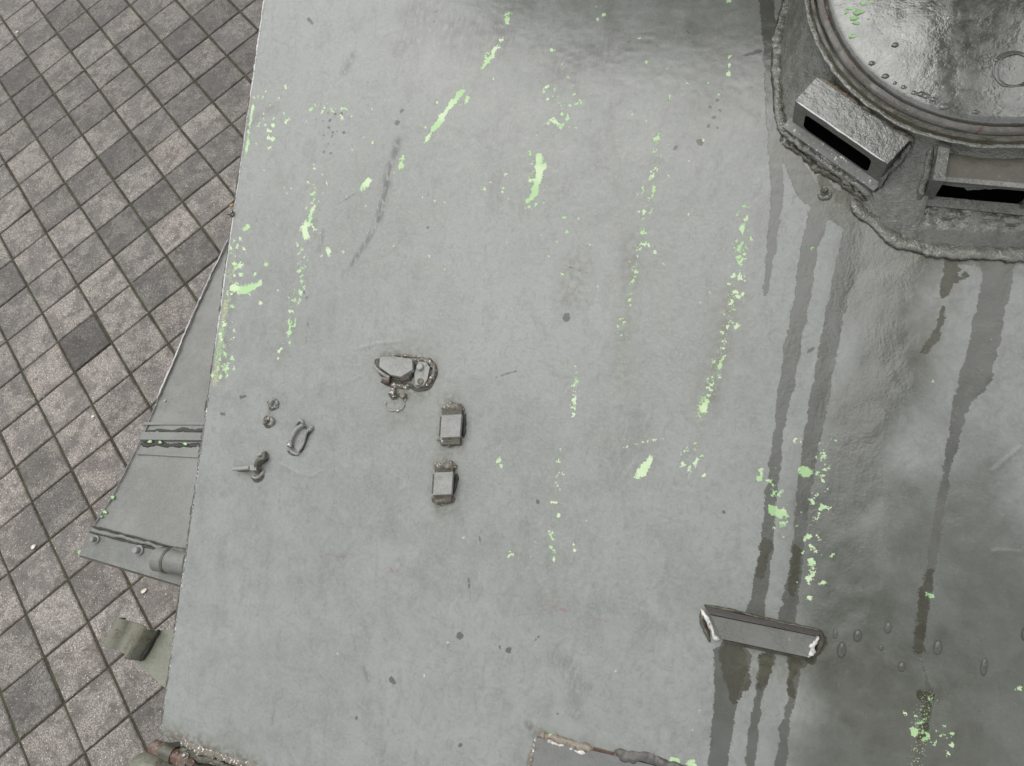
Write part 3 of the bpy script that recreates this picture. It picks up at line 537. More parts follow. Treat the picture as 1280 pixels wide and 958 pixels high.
# ---- mudguard
FU = math.tan(math.radians(-3.7)); FY0 = .2; FZ0 = .79
def zf(x, y): return FZ0 + (y - FY0) * FU
def onf(px, lift=0.0):
    z = FZ0
    for _ in range(10):
        p = atz(px, z + lift); z = zf(p[0], p[1])
    return atz(px, z + lift)
def build_mudguard():
    outer = [onf(p) for p in [(310, 232), (284, 305), (248, 376), (217, 454), (197, 500), (178, 545), (165, 572), (140, 621), (114, 662)]]
    y0 = outer[0][1]; xr = EX + .02
    back = outer[0] + (outer[0] - outer[1]) * 6
    pts = [back] + outer; F, V = [], []; bm = bmesh.new(); rows = []
    pr = resample(pts, .02); n = 10; top = []
    fx = onf((232, 693))
    for p in pr:
        row = []
        yi = p[1] + (0 if p[1] > outer[-3][1] else 0)
        for j in range(n + 1):
            t = j / n; x = p[0] + (xr - p[0]) * t; y = p[1] + (fx[1] - outer[-1][1]) * t * sstep((outer[-4][1] - p[1]) / (outer[-4][1] - outer[-1][1]))
            z = zf(x, y) - .004 * sstep(1 - t * 9) + .0009 * float(vnoise(x * 7, y * 7, 31)) + .0003 * float(vnoise(x * 24, y * 24, 32))
            row.append(bm.verts.new((x, y, z)))
        rows.append(row)
    for a, b in zip(rows[:-1], rows[1:]):
        for j in range(n): bm.faces.new((a[j], b[j], b[j + 1], a[j + 1]))
    g = bmesh.ops.extrude_face_region(bm, geom=bm.faces[:]); vv = [e for e in g['geom'] if isinstance(e, bmesh.types.BMVert)]
    bmesh.ops.translate(bm, verts=vv, vec=(0, 0, -.004))
    mg = bm_obj('mudguard', bm, P_FEND, tank, 0)
    # rolled outer wire, rubbed bright along its middle
    bead('rolled_edge', [p + np.array([.001, 0, .0]) for p in pr], .004, .0018, P_FEND, mg, step=.01, seg=8, rough=.3, ripple=0, seed=4, tubular=True)
    bead('worn_rim', [p + np.array([-.0005, 0, .003]) for p in resample([onf(q) for q in [(287, 298), (262, 350), (235, 410), (217, 454), (197, 500)]], .01)], .0058, .0022, P_EDGE, mg, step=.006, seg=8, rough=.5, ripple=.2, seed=6)
    # pressed ribs where two sheets overlap
    for (a, b, wd, ht, m) in (((180, 530), (262, 530), .010, .003, P_FEND), ((178, 546), (262, 547), .030, .009, P_FEND), ((172, 567), (262, 572), .008, .0035, P_FEND)):
        A, B = onf(a), onf(b); d_ = B - A; d_ /= np.linalg.norm(d_); s = np.cross([0, 0, 1], d_)
        bm = bmesh.new(); up = np.array([0, 0, ht]); dn = np.array([0, 0, .006])
        prism_into(bm, [A + s * wd * .36 + up, B + s * wd * .36 + up, B - s * wd * .36 + up, A - s * wd * .36 + up], [A + s * wd * .5 - dn, B + s * wd * .5 - dn, B - s * wd * .5 - dn, A - s * wd * .5 - dn])
        bm_obj('rib', bm, m, mg, .0015, rough=.0004)
    for a, b, sd in (((181, 540), (262, 539), 1), ((176, 556), (262, 558), 2)):
        bead('dark_seam', [onf(a, -.002), onf(b, -.002)], .014, .0040, P_SEAMDARK, mg, seg=8, rough=.8, seed=sd)  # dark bands painted for grime and the shade beside the rib
    # folded front flange with bolts and a tube clamped on it
    a0, a1 = onf((110.5, 663), .002), onf((234, 696), .002)
    def low(px, dz):
        p = atz(px, zf(-1.4, 0) - dz); return p
    b0, b1 = low((99, 694), .008), low((232, 734), .008)
    fl = prism('front_flange', [a0, a1, b1, b0], [a0 + [0, .006, -.02], a1 + [0, .006, -.02], b1 + [0, .002, -.017], b0 + [0, .002, -.017]], P_FEND, mg, .004, seg=3)
    prism('shaded_flange_lip', [b0 + [0, -.001, -.003], b1 + [0, -.001, -.003], b1 + [0, -.005, -.006], b0 + [0, -.005, -.006]], [b0 + [0, .004, -.030], b1 + [0, .004, -.030], b1 + [0, -.003, -.030], b0 + [0, -.003, -.030]], P_GREASY_SHADE, mg, .001)  # dark strip painted for the shaded underside of the flange
    bead('folded_seam', [a0 + [.004, .004, .001], (a0 + a1) / 2 + [0, .006, .002], a1 + [0, .004, .001]], .009, .0035, P_FEND, mg, seg=10, rough=.4, ripple=0, seed=15)
    for dy_ in (-.003, .012): bead('dark_seam', [a0 + [.004, dy_, .0012], (a0 + a1) / 2 + [0, dy_ + .001, .0012], a1 + [0, dy_, .001]], .0050, .0016, P_SEAMDARK, mg, seg=8, rough=.5, ripple=0, seed=16)  # two dark lines along the fold
    nrm = np.cross(a1 - a0, b0 - a0); nrm /= np.linalg.norm(nrm); nrm = nrm * (1 if nrm[2] > 0 else -1)
    for px, r in (((119, 674.5), .0085), ((173, 688), .0105)):
        z = zf(-1.45, -.1) - .002
        p = atz(px, z); bm = bmesh.new(); bolt_into(bm, p - nrm * .004, r * 1.25, .005, nrm); bolt_into(bm, p, r * .85, .014, nrm)
        bm_obj('bolt', bm, P_LUG, mg, .001)
    c0, c1 = atz((197, 699), .815), atz((240, 706), .815); d_ = (c1 - c0) / np.linalg.norm(c1 - c0)
    t = tube('clamp_tube', [c0, c0 + d_ * .004, c1 + d_ * .1], .030, P_FEND, mg, 28)
    bm = bmesh.new(); tube_into(bm, [c0 + d_ * .030, c0 + d_ * .034, c0 + d_ * .038], .0312, 28); bm_obj('clamp_band', bm, P_GREASY_SHADE, t, 0)
    bead('weld_bead', [c0 + [0, .026, .006], c1 + d_ * .02 + [0, .026, .006]], .014, .008, P_GREASY_SHADE, t, seed=22)
    # green chips of undercoat on the flange corner and the outer edge
    for q, r in (((101, 691), .010), ((141, 622), .007), ((131, 640), .008), ((127, 646), .005), ((196, 541), .006), ((188, 552), .008), ((200, 553), .007), ((232, 555), .006), ((206, 501), .004), ((195, 506), .003)):
        p = onf(q, .0065 if 540 < q[1] < 560 else .0015) if q[0] != 101 else low(q, .018)
        bm = bmesh.new(); k = random.random() * 6; vs_ = []
        for j in range(11):
            a = 2 * math.pi * j / 11; rr = r * .95 * (.55 + .5 * abs(mnoise.noise(Vector((k, j * .8, 0)))) * 2)
            vs_.append(p + np.array([rr * math.cos(a), rr * .7 * math.sin(a), 0]))
        zz = .0012 if q[0] != 101 else .004
        prism_into(bm, [v + [0, 0, zz] for v in vs_], [v - [0, 0, .003] for v in vs_]); bm_obj('undercoat_flake', bm, P_GREEN, mg, 0)
    return mg
P_GREEN = plain('pale_green_undercoat', (.33, .51, .26), .6)
mud = build_mudguard()
# ---- track under the mudguard
def build_track():
    bm = bmesh.new(); yc0, yc1, zc, r, n = .75, 3.4, .36, .32, 16; path = []
    for i in range(n + 1): a = math.pi / 2 + math.pi * i / n; path.append((yc0 + r * math.cos(a), zc + r * math.sin(a)))
    for i in range(n + 1): a = -math.pi / 2 + math.pi * i / n; path.append((yc1 + r * math.cos(a), zc + r * math.sin(a)))
    path.append(path[0]); rs = resample([(p[0], p[1], 0) for p in path], .12)
    for a, b in zip(rs[:-1], rs[1:]):
        t = (b - a) / np.linalg.norm(b - a); nn = np.array([-t[1], t[0], 0]); o1 = a + t * .006; o2 = b - t * .006
        def P(q, x): return (x, q[0], q[1])
        prism_into(bm, [P(o1 - nn * .02, -1.52), P(o2 - nn * .02, -1.52), P(o2 - nn * .02, -1.10), P(o1 - nn * .02, -1.10)], [P(o1 + nn * .02, -1.52), P(o2 + nn * .02, -1.52), P(o2 + nn * .02, -1.10), P(o1 + nn * .02, -1.10)])
    return bm_obj('track', bm, P_RUBBER, tank, 0)
build_track()

# ---- hook bracket sticking out below the mudguard
def build_hook():
    z = .74
    base = [atz(p, z) for p in [(186, 789), (232, 786), (226, 880), (206, 860), (165, 824)]]
    hk = prism('tow_bracket', base, drop(base, .014), P_BRACKET, tank, .003)
    # saddle: a bent sheet lying across the outer end, its inner lip turned up
    A0, A1 = np.array(atz((143, 771), z + .02)), np.array(atz((124, 806), z + .02)); B0, B1 = np.array(atz((190, 787), z + .02)), np.array(atz((166, 824), z + .02))
    prof = [(0.0, -.036), (.03, -.014), (.10, .002), (.20, .001), (.32, -.010), (.45, -.018), (.60, -.016), (.75, -.006), (.88, .010), (.96, .026), (1.0, .030), (1.06, .026), (1.10, -.012)]
    bm = bmesh.new(); T, Bm = [], []
    for t, h in prof:
        a = A0 + (B0 - A0) * t + [0, 0, h]; b = A1 + (B1 - A1) * t + [0, 0, h]
        T.append([bm.verts.new(tri3(a + (b - a) * k / 4)) for k in range(5)]); Bm.append([bm.verts.new(tri3(a + (b - a) * k / 4 - [0, 0, .009])) for k in range(5)])
    n = len(prof)
    for i in range(n - 1):
        for k in range(4):
            bm.faces.new((T[i][k], T[i + 1][k], T[i + 1][k + 1], T[i][k + 1])); bm.faces.new((Bm[i][k], Bm[i][k + 1], Bm[i + 1][k + 1], Bm[i + 1][k]))
        bm.faces.new((T[i][0], Bm[i][0], Bm[i + 1][0], T[i + 1][0])); bm.faces.new((T[i][4], T[i + 1][4], Bm[i + 1][4], Bm[i][4]))
    for k in range(4):
        bm.faces.new((T[0][k], T[0][k + 1], Bm[0][k + 1], Bm[0][k])); bm.faces.new((T[-1][k], Bm[-1][k], Bm[-1][k + 1], T[-1][k + 1]))
    bm_obj('saddle', bm, P_HOOK, hk, .0015, ang=60)
    bead('dark_seam', [B0 + [.012, .002, -.014], B1 + [.012, -.002, -.014]], .012, .008, P_SEAMDARK, hk, seed=34)  # dark strip painted for the shaded side of the turned-up lip
    c = atz((141, 800), z + .016); bm = bmesh.new(); bolt_into(bm, c - np.array([0, 0, .006]), .006, .003); bm_obj('plug', bm, P_GREASY_SHADE, hk, 0)
    return hk
build_hook()

# ---- hinge at the lower corner
def build_hinge():
    z = .90
    p0, p1 = atz((190, 933), z), atz((234, 951), z); d_ = (p1 - p0) / np.linalg.norm(p1 - p0)
    h = tube('hinge_pin', [p0, p0 + d_ * .003, p0 + d_ * .012, p1], lambda t: .012 if t < .1 else .0155, P_PIN, tank, 20)
    tube('sleeve', [p0 + d_ * .032, p0 + d_ * .034, p0 + d_ * .060, p0 + d_ * .062], .0185, P_GREASY_SHADE, h, 20)
    bm = bmesh.new(); tube_into(bm, [p1 - d_ * .010, p1 + d_ * .012], .023, 14); bm_obj('collar', bm, P_PIN, h, .003)
    q = atz((236, 941), z + .028); bm = bmesh.new(); bolt_into(bm, q, .009, .018, (.3, -.2, 1)); bm_obj('bolt', bm, P_SCAR, h, .001)
    q = atz((240, 950), z + .024); bm = bmesh.new(); bolt_into(bm, q, .012, .010, (.2, -.3, 1), hexa=True); bm_obj('bolt', bm, P_PIN, h, .001)
    # lugs and the rounded casting below the corner
    tube('lug', [p1 + d_ * .012, p1 + d_ * .020, p1 + d_ * .12], lambda t: .014 + .006 * math.sin(t * 9), P_GREASY_SHADE, h, 12, rough=.003)
    k0, k1 = atz((168, 956), .80), atz((204, 966), .80)
    tube('shackle_eye', [k0, k0 * .85 + k1 * .15, (k0 + k1) / 2, k0 * .15 + k1 * .85, k1], lambda t: .020 + .013 * math.sin(math.pi * t), P_HOOK, tank, 18, rough=.002)
    e0 = atz((215, 950), .86); prism('nose_lug', [e0 + [-.02, .03, .02], e0 + [.05, .03, .02], e0 + [.05, -.02, .012], e0 + [-.01, -.02, .012]], [e0 + [-.02, .03, -.05], e0 + [.05, .03, -.05], e0 + [.05, -.02, -.05], e0 + [-.01, -.02, -.05]], P_GREASY_SHADE, tank, .004, rough=.002)
build_hinge()

# ---- small brackets on the plate
def surf_prism(name, pxs, h0, h1, m, parent, bevel=.0015, **kw):
    top = [on(p, h1) for p in pxs]; return prism(name, top, [np.array([p[0], p[1], float(zs(p[0], p[1])) + h0]) for p in top], m, parent, bevel, **kw)
def wbead(pxs, wd, ht, m, parent, lift=.001, n=6, **kw):
    return bead('weld_bead', curve([on(p, lift) for p in pxs], n) if len(pxs) > 2 else [on(p, lift) for p in pxs], wd, ht, m, parent, **kw)
LUGS = [dict(top=[(552, 519), (577, 518), (574.5, 546), (550.5, 547)], up=[(552, 512), (566, 509), (580, 512)], dn=[(547, 551), (560, 553), (575, 553)], rt=[(582, 517), (579, 547)]),
        dict(top=[(543, 591), (566, 590), (564, 618), (541.5, 619)], up=[(545, 586), (557, 582.5), (571, 584)], dn=[(541, 623), (553, 627), (568, 623)], rt=[(571, 592), (568, 618)])]
for i, L in enumerate(LUGS):
    lug = surf_prism('footman_loop', L['top'], .012, .021, P_LUG, tank, .0016, rough=.0006, rs=90)
    c = [np.mean([L['top'][j] for j in q], axis=0) for q in ((0, 1), (2, 3))]
    for e, (a, b) in enumerate(((L['top'][0], L['top'][1]), (L['top'][3], L['top'][2]))):
        s = 1 if e == 0 else -1
        surf_prism('foot', [a, b, (b[0], b[1] - 9 * s), (a[0], a[1] - 9 * s)], -.004, .012, P_GREASY_SHADE, lug, .001)
    wbead(L['up'], .017, .010, P_SCAR, lug, seed=40 + i, rough=1.0, lift=.003)
    wbead(L['dn'], .015, .009, P_SCAR, lug, seed=45 + i, rough=1.0, lift=.003)
    wbead(L['rt'], .0085, .0020, P_SEAMDARK, lug, seed=47 + i, rough=1.2)  # dark strip painted for the shade under the loop's open side
    t = L['top']; surf_prism('hollow_shade', [(t[0][0] - 2, t[0][1] + 2), (t[1][0] + 5, t[1][1] + 3), (t[2][0] + 5, t[2][1] - 2), (t[3][0] - 2, t[3][1] - 2)], -.004, .0008, P_GREASY_SHADE, lug, 0)  # dark sheet painted for the shade beneath the strap
def build_latch():
    lt = surf_prism('latch_bracket', [(475, 446), (503, 447), (515, 449.5), (515.5, 462), (501, 471), (488, 468.5), (474, 458.5)], .010, .022, P_LUG, tank, .0022, rough=.0006, rs=80)
    surf_prism('foot', [(476, 448), (516, 450), (517, 463), (502, 473), (487, 470), (474, 460)], -.003, .0105, P_SEAMDARK, lt, .001)
    bm = bmesh.new(); tube_into(bm, curve([on(p, .010) for p in [(476, 447), (469, 449), (468, 456), (474, 464), (487, 472)]], 5), .0033, 10); bm_obj('wire_loop', bm, P_LUG, lt, 0)
    for a, b in (((479, 474), (488, 476)), ((502, 473), (513, 471))):
        tube('rolled_foot', [on(a, .006), on(b, .006)], .0075, P_PIN, lt, 12, rough=.0008)
    surf_prism('bolt_tab', [(523, 452), (532, 453), (537, 459), (534, 474), (529, 482), (519, 481), (518, 467)], -.002, .010, P_LUG, lt, .003)
    bm = bmesh.new(); bolt_into(bm, on((525.5, 459.5), .011), .0068, .006); bm_obj('bolt', bm, P_LUG, lt, .001)
    bm = bmesh.new(); bolt_into(bm, on((526, 477), .009), .0065, .003); bm_obj('bolt', bm, P_GREASY_SHADE, lt, .001)
    wbead([(519, 450), (534, 451), (542, 459), (540, 470), (533, 482)], .011, .006, P_SCAR, lt, seed=50, rough=1.0, lift=.002)
    wbead([(492, 444), (512, 446), (525, 448)], .006, .003, P_SCAR, lt, seed=51, rough=1.0)
    wbead([(488, 480), (503, 484), (517, 482)], .012, .004, P_SCAR, lt, seed=52, rough=1.2)
    wbead([(515, 450), (517, 466), (512, 476)], .006, .012, P_GREASY_SHADE, lt, seed=53)
    # broken studs and a ground-off weld below it
    for q, r in (((492, 491), .007), ((505, 496), .006)):
        bm = bmesh.new(); bolt_into(bm, on(q, .001), r, .010); st = bm_obj('broken_stud', bm, P_SCAR, tank, .001, rough=.001, rs=200)
        wbead([(q[0] - 4, q[1] - 2), (q[0], q[1] + 5), (q[0] + 5, q[1] + 2)], .006, .004, P_SCAR, st, seed=int(q[0]), rough=1.0)
    wbead([(484, 501), (481, 506), (484, 512), (494, 513), (503, 511), (506, 503)], .0045, .0016, P_LUG, tank, seed=57, rough=.8)
    bm = bmesh.new(); bolt_into(bm, on((497, 514), .0), .003, .003); bm_obj('weld_spatter', bm, P_SCAR, tank, 0)
build_latch()
def build_clips():
    # two broken welds
    for q, k in (((341, 505), 1), ((335.5, 527), 2)):
        b = wbead([(q[0] - 5, q[1] + 4), (q[0] - 1, q[1] - 1), (q[0] + 5, q[1] - 4)], .009, .007, P_SCAR if k == 2 else P_LUG, tank, seed=60 + k, rough=1.2)
        b.name = 'weld_stub'; wbead([(q[0] + 3, q[1] - 5), (q[0] + 6, q[1] + 1), (q[0] + 2, q[1] + 6)], .007, .006, P_LUG, b, seed=63 + k, rough=1.2)
        wbead([(q[0] - 6, q[1] - 1), (q[0] - 1, q[1] - 6)], .005, .004, P_GREASY_SHADE, b, seed=68 + k, rough=1.2)
    # a thin spring clip: two bars joined by tabs
    cl = tube('spring_clip', curve([on(p, .010) for p in [(363, 559), (364.5, 548), (369, 539), (374, 534), (379, 531)]], 5), .0038, P_LUG, tank, 10, rough=.0008)
    surf_prism('base_strip', [(364, 557), (371, 534), (383, 537), (373, 563)], -.002, .0022, P_LUG, cl, .0008)
    bm = bmesh.new(); pts = [on(p, .006) for p in [(389, 536), (383, 541), (380, 551), (376, 560), (372, 565)]]; tube_into(bm, curve(pts, 4), .0026, 8); bm_obj('thin_bar', bm, P_LUG, cl, 0, rough=.001)
    wbead([(371, 531), (376, 527.5), (381, 529)], .007, .005, P_LUG, cl, seed=70, rough=.8); wbead([(384, 540), (390, 536), (389, 532)], .007, .005, P_LUG, cl, seed=71, rough=.8)
    wbead([(360, 563), (366, 565), (372, 568), (376, 565)], .006, .004, P_LUG, cl, seed=72, rough=.8); wbead([(378, 532), (383, 534)], .006, .005, P_SCAR, cl, seed=73)
    bm = bmesh.new(); bolt_into(bm, on((363.5, 557), .004), .0055, .010); bm_obj('pivot', bm, P_SCAR, cl, .001)
    # hook with a pin
    hp = tube('hook_pin', [on((292, 586.5), .016), on((312, 585), .016)], .0042, P_LUG, tank, 12, bevel=.0006)
    surf_prism('block', [(312, 581), (320, 582), (320, 588), (312, 588)], .002, .020, P_LUG, hp, .0015)
    bm = bmesh.new(); tube_into(bm, curve([on(p, h) for p, h in [((331, 566), .005), ((330, 573), .012), ((323, 576), .016), ((320, 583), .016), ((322, 591), .008)]], 5), .0052, 10); bm_obj('hook_arm', bm, P_GREASY_SHADE, hp, 0, rough=.001)
    wbead([(323, 571), (327, 567), (331, 566), (333, 572), (329, 576)], .007, .006, P_LUG, hp, seed=80, rough=.8); wbead([(315, 596), (321, 598), (327, 594), (329, 587)], .008, .006, P_LUG, hp, seed=81, rough=.8)
    wbead([(318, 584), (322, 591)], .010, .008, P_GREASY_SHADE, hp, seed=82)
build_clips()
for i_, (path_, w_) in enumerate((([(292, 588), (304, 588), (314, 588)], .008), ([(333, 564), (333, 574), (325, 579), (324, 590)], .010), ([(314, 597), (322, 600), (330, 594)], .008),
        ([(361, 560), (365, 549), (370, 538), (376, 530)], .010), ([(391, 536), (384, 544), (379, 556), (375, 567)], .009), ([(359, 564), (366, 568), (374, 569)], .007), ([(335, 508), (340, 512), (347, 506), (346, 499)], .007), ([(330, 530), (336, 533), (342, 527)], .007),
        ([(472, 459), (479, 468), (489, 474), (503, 475), (517, 466)], .011), ([(476, 478), (490, 481), (505, 480), (522, 486), (537, 480), (544, 463), (538, 450)], .012), ([(486, 492), (492, 498), (500, 493), (508, 500)], .009))):
    bead('dark_outline', curve([on(p, .0002) for p in path_], 5), w_, .0009, P_OUTLINE, tank, seed=200 + i_, rough=1.3, ripple=0)  # dark outlines along the small fittings
# ---- welded deflector bar with white-daubed ends
def build_bar():
    P4 = lambda px, h: on(px, h)
    tl, tr, br, bl = (888, 769), (1021, 796), (1008, 821.5), (903, 799)
    b = prism('deflector_bar', [P4(tl, .026), P4(tr, .026), P4(br, .014), P4(bl, .014)], [P4(tl, -.01), P4(tr, -.01), P4((1010, 817), -.01), P4((905, 795), -.01)], P_PLATE_DK, tank, .0012, rough=.0003)
    prism('rear_strip', [P4((881, 759.5), .020), P4((1026, 791.5), .020), P4((1022, 795.5), .030), P4((886, 767.5), .030)], [P4((881, 757), -.01), P4((1027, 789), -.01), P4((1022, 795.5), -.01), P4((886, 767.5), -.01)], P_STRIP, b, .0012)
    prism('front_edge', [P4((903, 800), .0125), P4((1008, 822.3), .0125), P4((1007, 825), .009), P4((904, 803), .009)], [P4((903, 800), -.004), P4((1008, 822.5), -.004), P4((1007, 826), -.006), P4((904, 804), -.006)], P_GREASY_SHADE, b, .0008)
    bead('white_weld', curve([P4(p, h) for p, h in [((876, 762), .006), ((882, 770), .018), ((890, 786), .018), ((894, 797), .010), ((899, 800), .008)]], 5), .007, .0050, P_WHITE, b, seed=90, rough=.9)
    bead('white_weld', curve([P4(p, h) for p, h in [((1022, 795), .022), ((1017, 806), .018), ((1014, 814), .012), ((1010, 821), .008)]], 5), .010, .0055, P_WHITE, b, seed=91, rough=1.1)
    wbead([(1020, 791), (1027, 797), (1024, 810), (1014, 822)], .012, .005, P_GREASY_SHADE, b, seed=92, rough=.8)
    wbead([(876, 765), (880, 785), (888, 803)], .010, .005, P_GREASY_SHADE, b, seed=93, rough=.8)
    wbead([(880, 757), (930, 767), (980, 779), (1027, 789)], .006, .003, P_GREASY_SHADE, b, seed=94, rough=.8)
P_PLATE_DK = paint('bar_paint', base=(.150, .153, .138), dark=(.105, .108, .096), gloss=.30, lump=.7, dirt=.3, chips=.3)
P_STRIP = paint('strip_paint', base=(.085, .078, .074), dark=(.055, .05, .047), gloss=.4, lump=.4, dirt=.3)
build_bar()
# ---- welded cover at the lower frame edge
def build_cover():
    cp = surf_prism('access_cover', [(671, 922), (770, 945.5), (990, 1000), (1010, 1040), (655, 1010)], -.01, .0045, P_COVER, tank, .002, rough=.0003)
    wbead([(674, 918.5), (700, 925), (730, 934), (742, 937.5)], .014, .0045, P_TANWELD, cp, seed=100, rough=1.0)
    wbead([(680, 923), (705, 933), (735, 942)], .007, .004, P_WHITE, cp, seed=103, rough=1.3)
    wbead([(672, 921), (667, 936), (662, 958), (656, 1000)], .010, .004, P_SCAR, cp, seed=101, rough=1.0)
    surf_prism('open_seam', [(742, 934), (768, 941), (766, 946.5), (741, 940)], -.002, .0012, P_RUST, cp, 0)
    wbead([(768, 941), (800, 947), (840, 957), (900, 975)], .018, .004, P_GREASY2, cp, seed=102, rough=.8)
P_COVER = paint('cover_paint', base=(.140, .144, .139), dark=(.118, .121, .114), lump=.4, dirt=.15)
P_TANWELD = paint('tan_weld', base=(.24, .20, .16), dark=(.12, .11, .08), lump=1.0, chips=.5, rust=.2, dirt=.4)
P_GREASY2 = paint('dull_weld', base=(.085, .083, .074), dark=(.055, .052, .045), lump=.8)
build_cover()
# ---- raised paint drips beside the bar
for q, L, r in (((1072, 795), 5, 4.2), ((1052, 813), 7, 4.5), ((1110, 785), 5, 3.6), ((1172, 810), 6, 4.2), ((1230, 834), 8, 3.4), ((1044, 793), 4, 2.6), ((1127, 834), 4, 3.6), ((1101, 810), 2, 2.6), ((1283, 793), 6, 5)):
    p = on(q); bm = bmesh.new(); bmesh.ops.create_uvsphere(bm, u_segments=16, v_segments=10, radius=1)
    for v in bm.verts:
        v.co = Vector((p[0] + v.co.x * r * PX, p[1] + v.co.y * (L + r * .4) * PX, p[2] + v.co.z * r * PX * .75 + v.co.y * (L + r * .4) * PX * SL))
        v.co += Vector((0, 0, .0008 * mnoise.noise(v.co * 150)))
    bm_obj('paint_drip', bm, P_DRIP if 'P_DRIP' in globals() else globals().setdefault('P_DRIP', paint('drip_paint', base=(.085, .088, .078), dark=(.06, .062, .054), gloss=.18, lump=.3)), glacis, 0, ang=180)
for q in ((1030, 240), (290, 268)):
    bm = bmesh.new(); bolt_into(bm, on(q, .0), .007, .008, hexa=True); st = bm_obj('broken_stud', bm, P_SCAR, tank, .0012, rough=.002, rs=150)
wbead([(1022, 243), (1028, 247), (1036, 246), (1039, 240)], .006, .004, P_WELD, st, seed=111, rough=1.0)

# ---- hatch surround, hatch and vision hoods
ZB = float(zs(*on((1090, 262))[:2])) + .098        # level of the hood tops
ZC = ZB + .022                                      # level of the hatch rim, both measured at HY0
TT = math.radians(12); HY0 = float(on((1090, 262))[1]); TN = np.array([0, -math.sin(TT), math.cos(TT)])
def TZ(y): return (y - HY0) * math.tan(TT)         # the hatch and hoods lean forward with the plate
def atp(px, z0):
    z = z0
    for _ in range(12): p = atz(px, z); z = z0 + TZ(p[1])
    return atz(px, z)
arc = [atp(p, ZC) for p in [(1036.5, 0), (1040, 39), (1058, 71), (1079, 92), (1107, 110), (1143, 128), (1178, 142), (1214, 152.5), (1280, 160)]]
_A = np.array([[2 * p[0], 2 * p[1], 1] for p in arc]); _b = np.array([p[0] ** 2 + p[1] ** 2 for p in arc]); _s = np.linalg.lstsq(_A, _b, rcond=None)[0]
HC = np.array([_s[0], _s[1]]); HR = math.sqrt(_s[2] + HC @ HC)
print('hatch centre', HC, 'radius', HR, 'ZB', ZB, 'ZC', ZC, 'residual', [round(float(np.hypot(p[0] - HC[0], p[1] - HC[1]) - HR), 4) for p in arc])
def ang(p): return math.atan2(p[1] - HC[1], p[0] - HC[0])
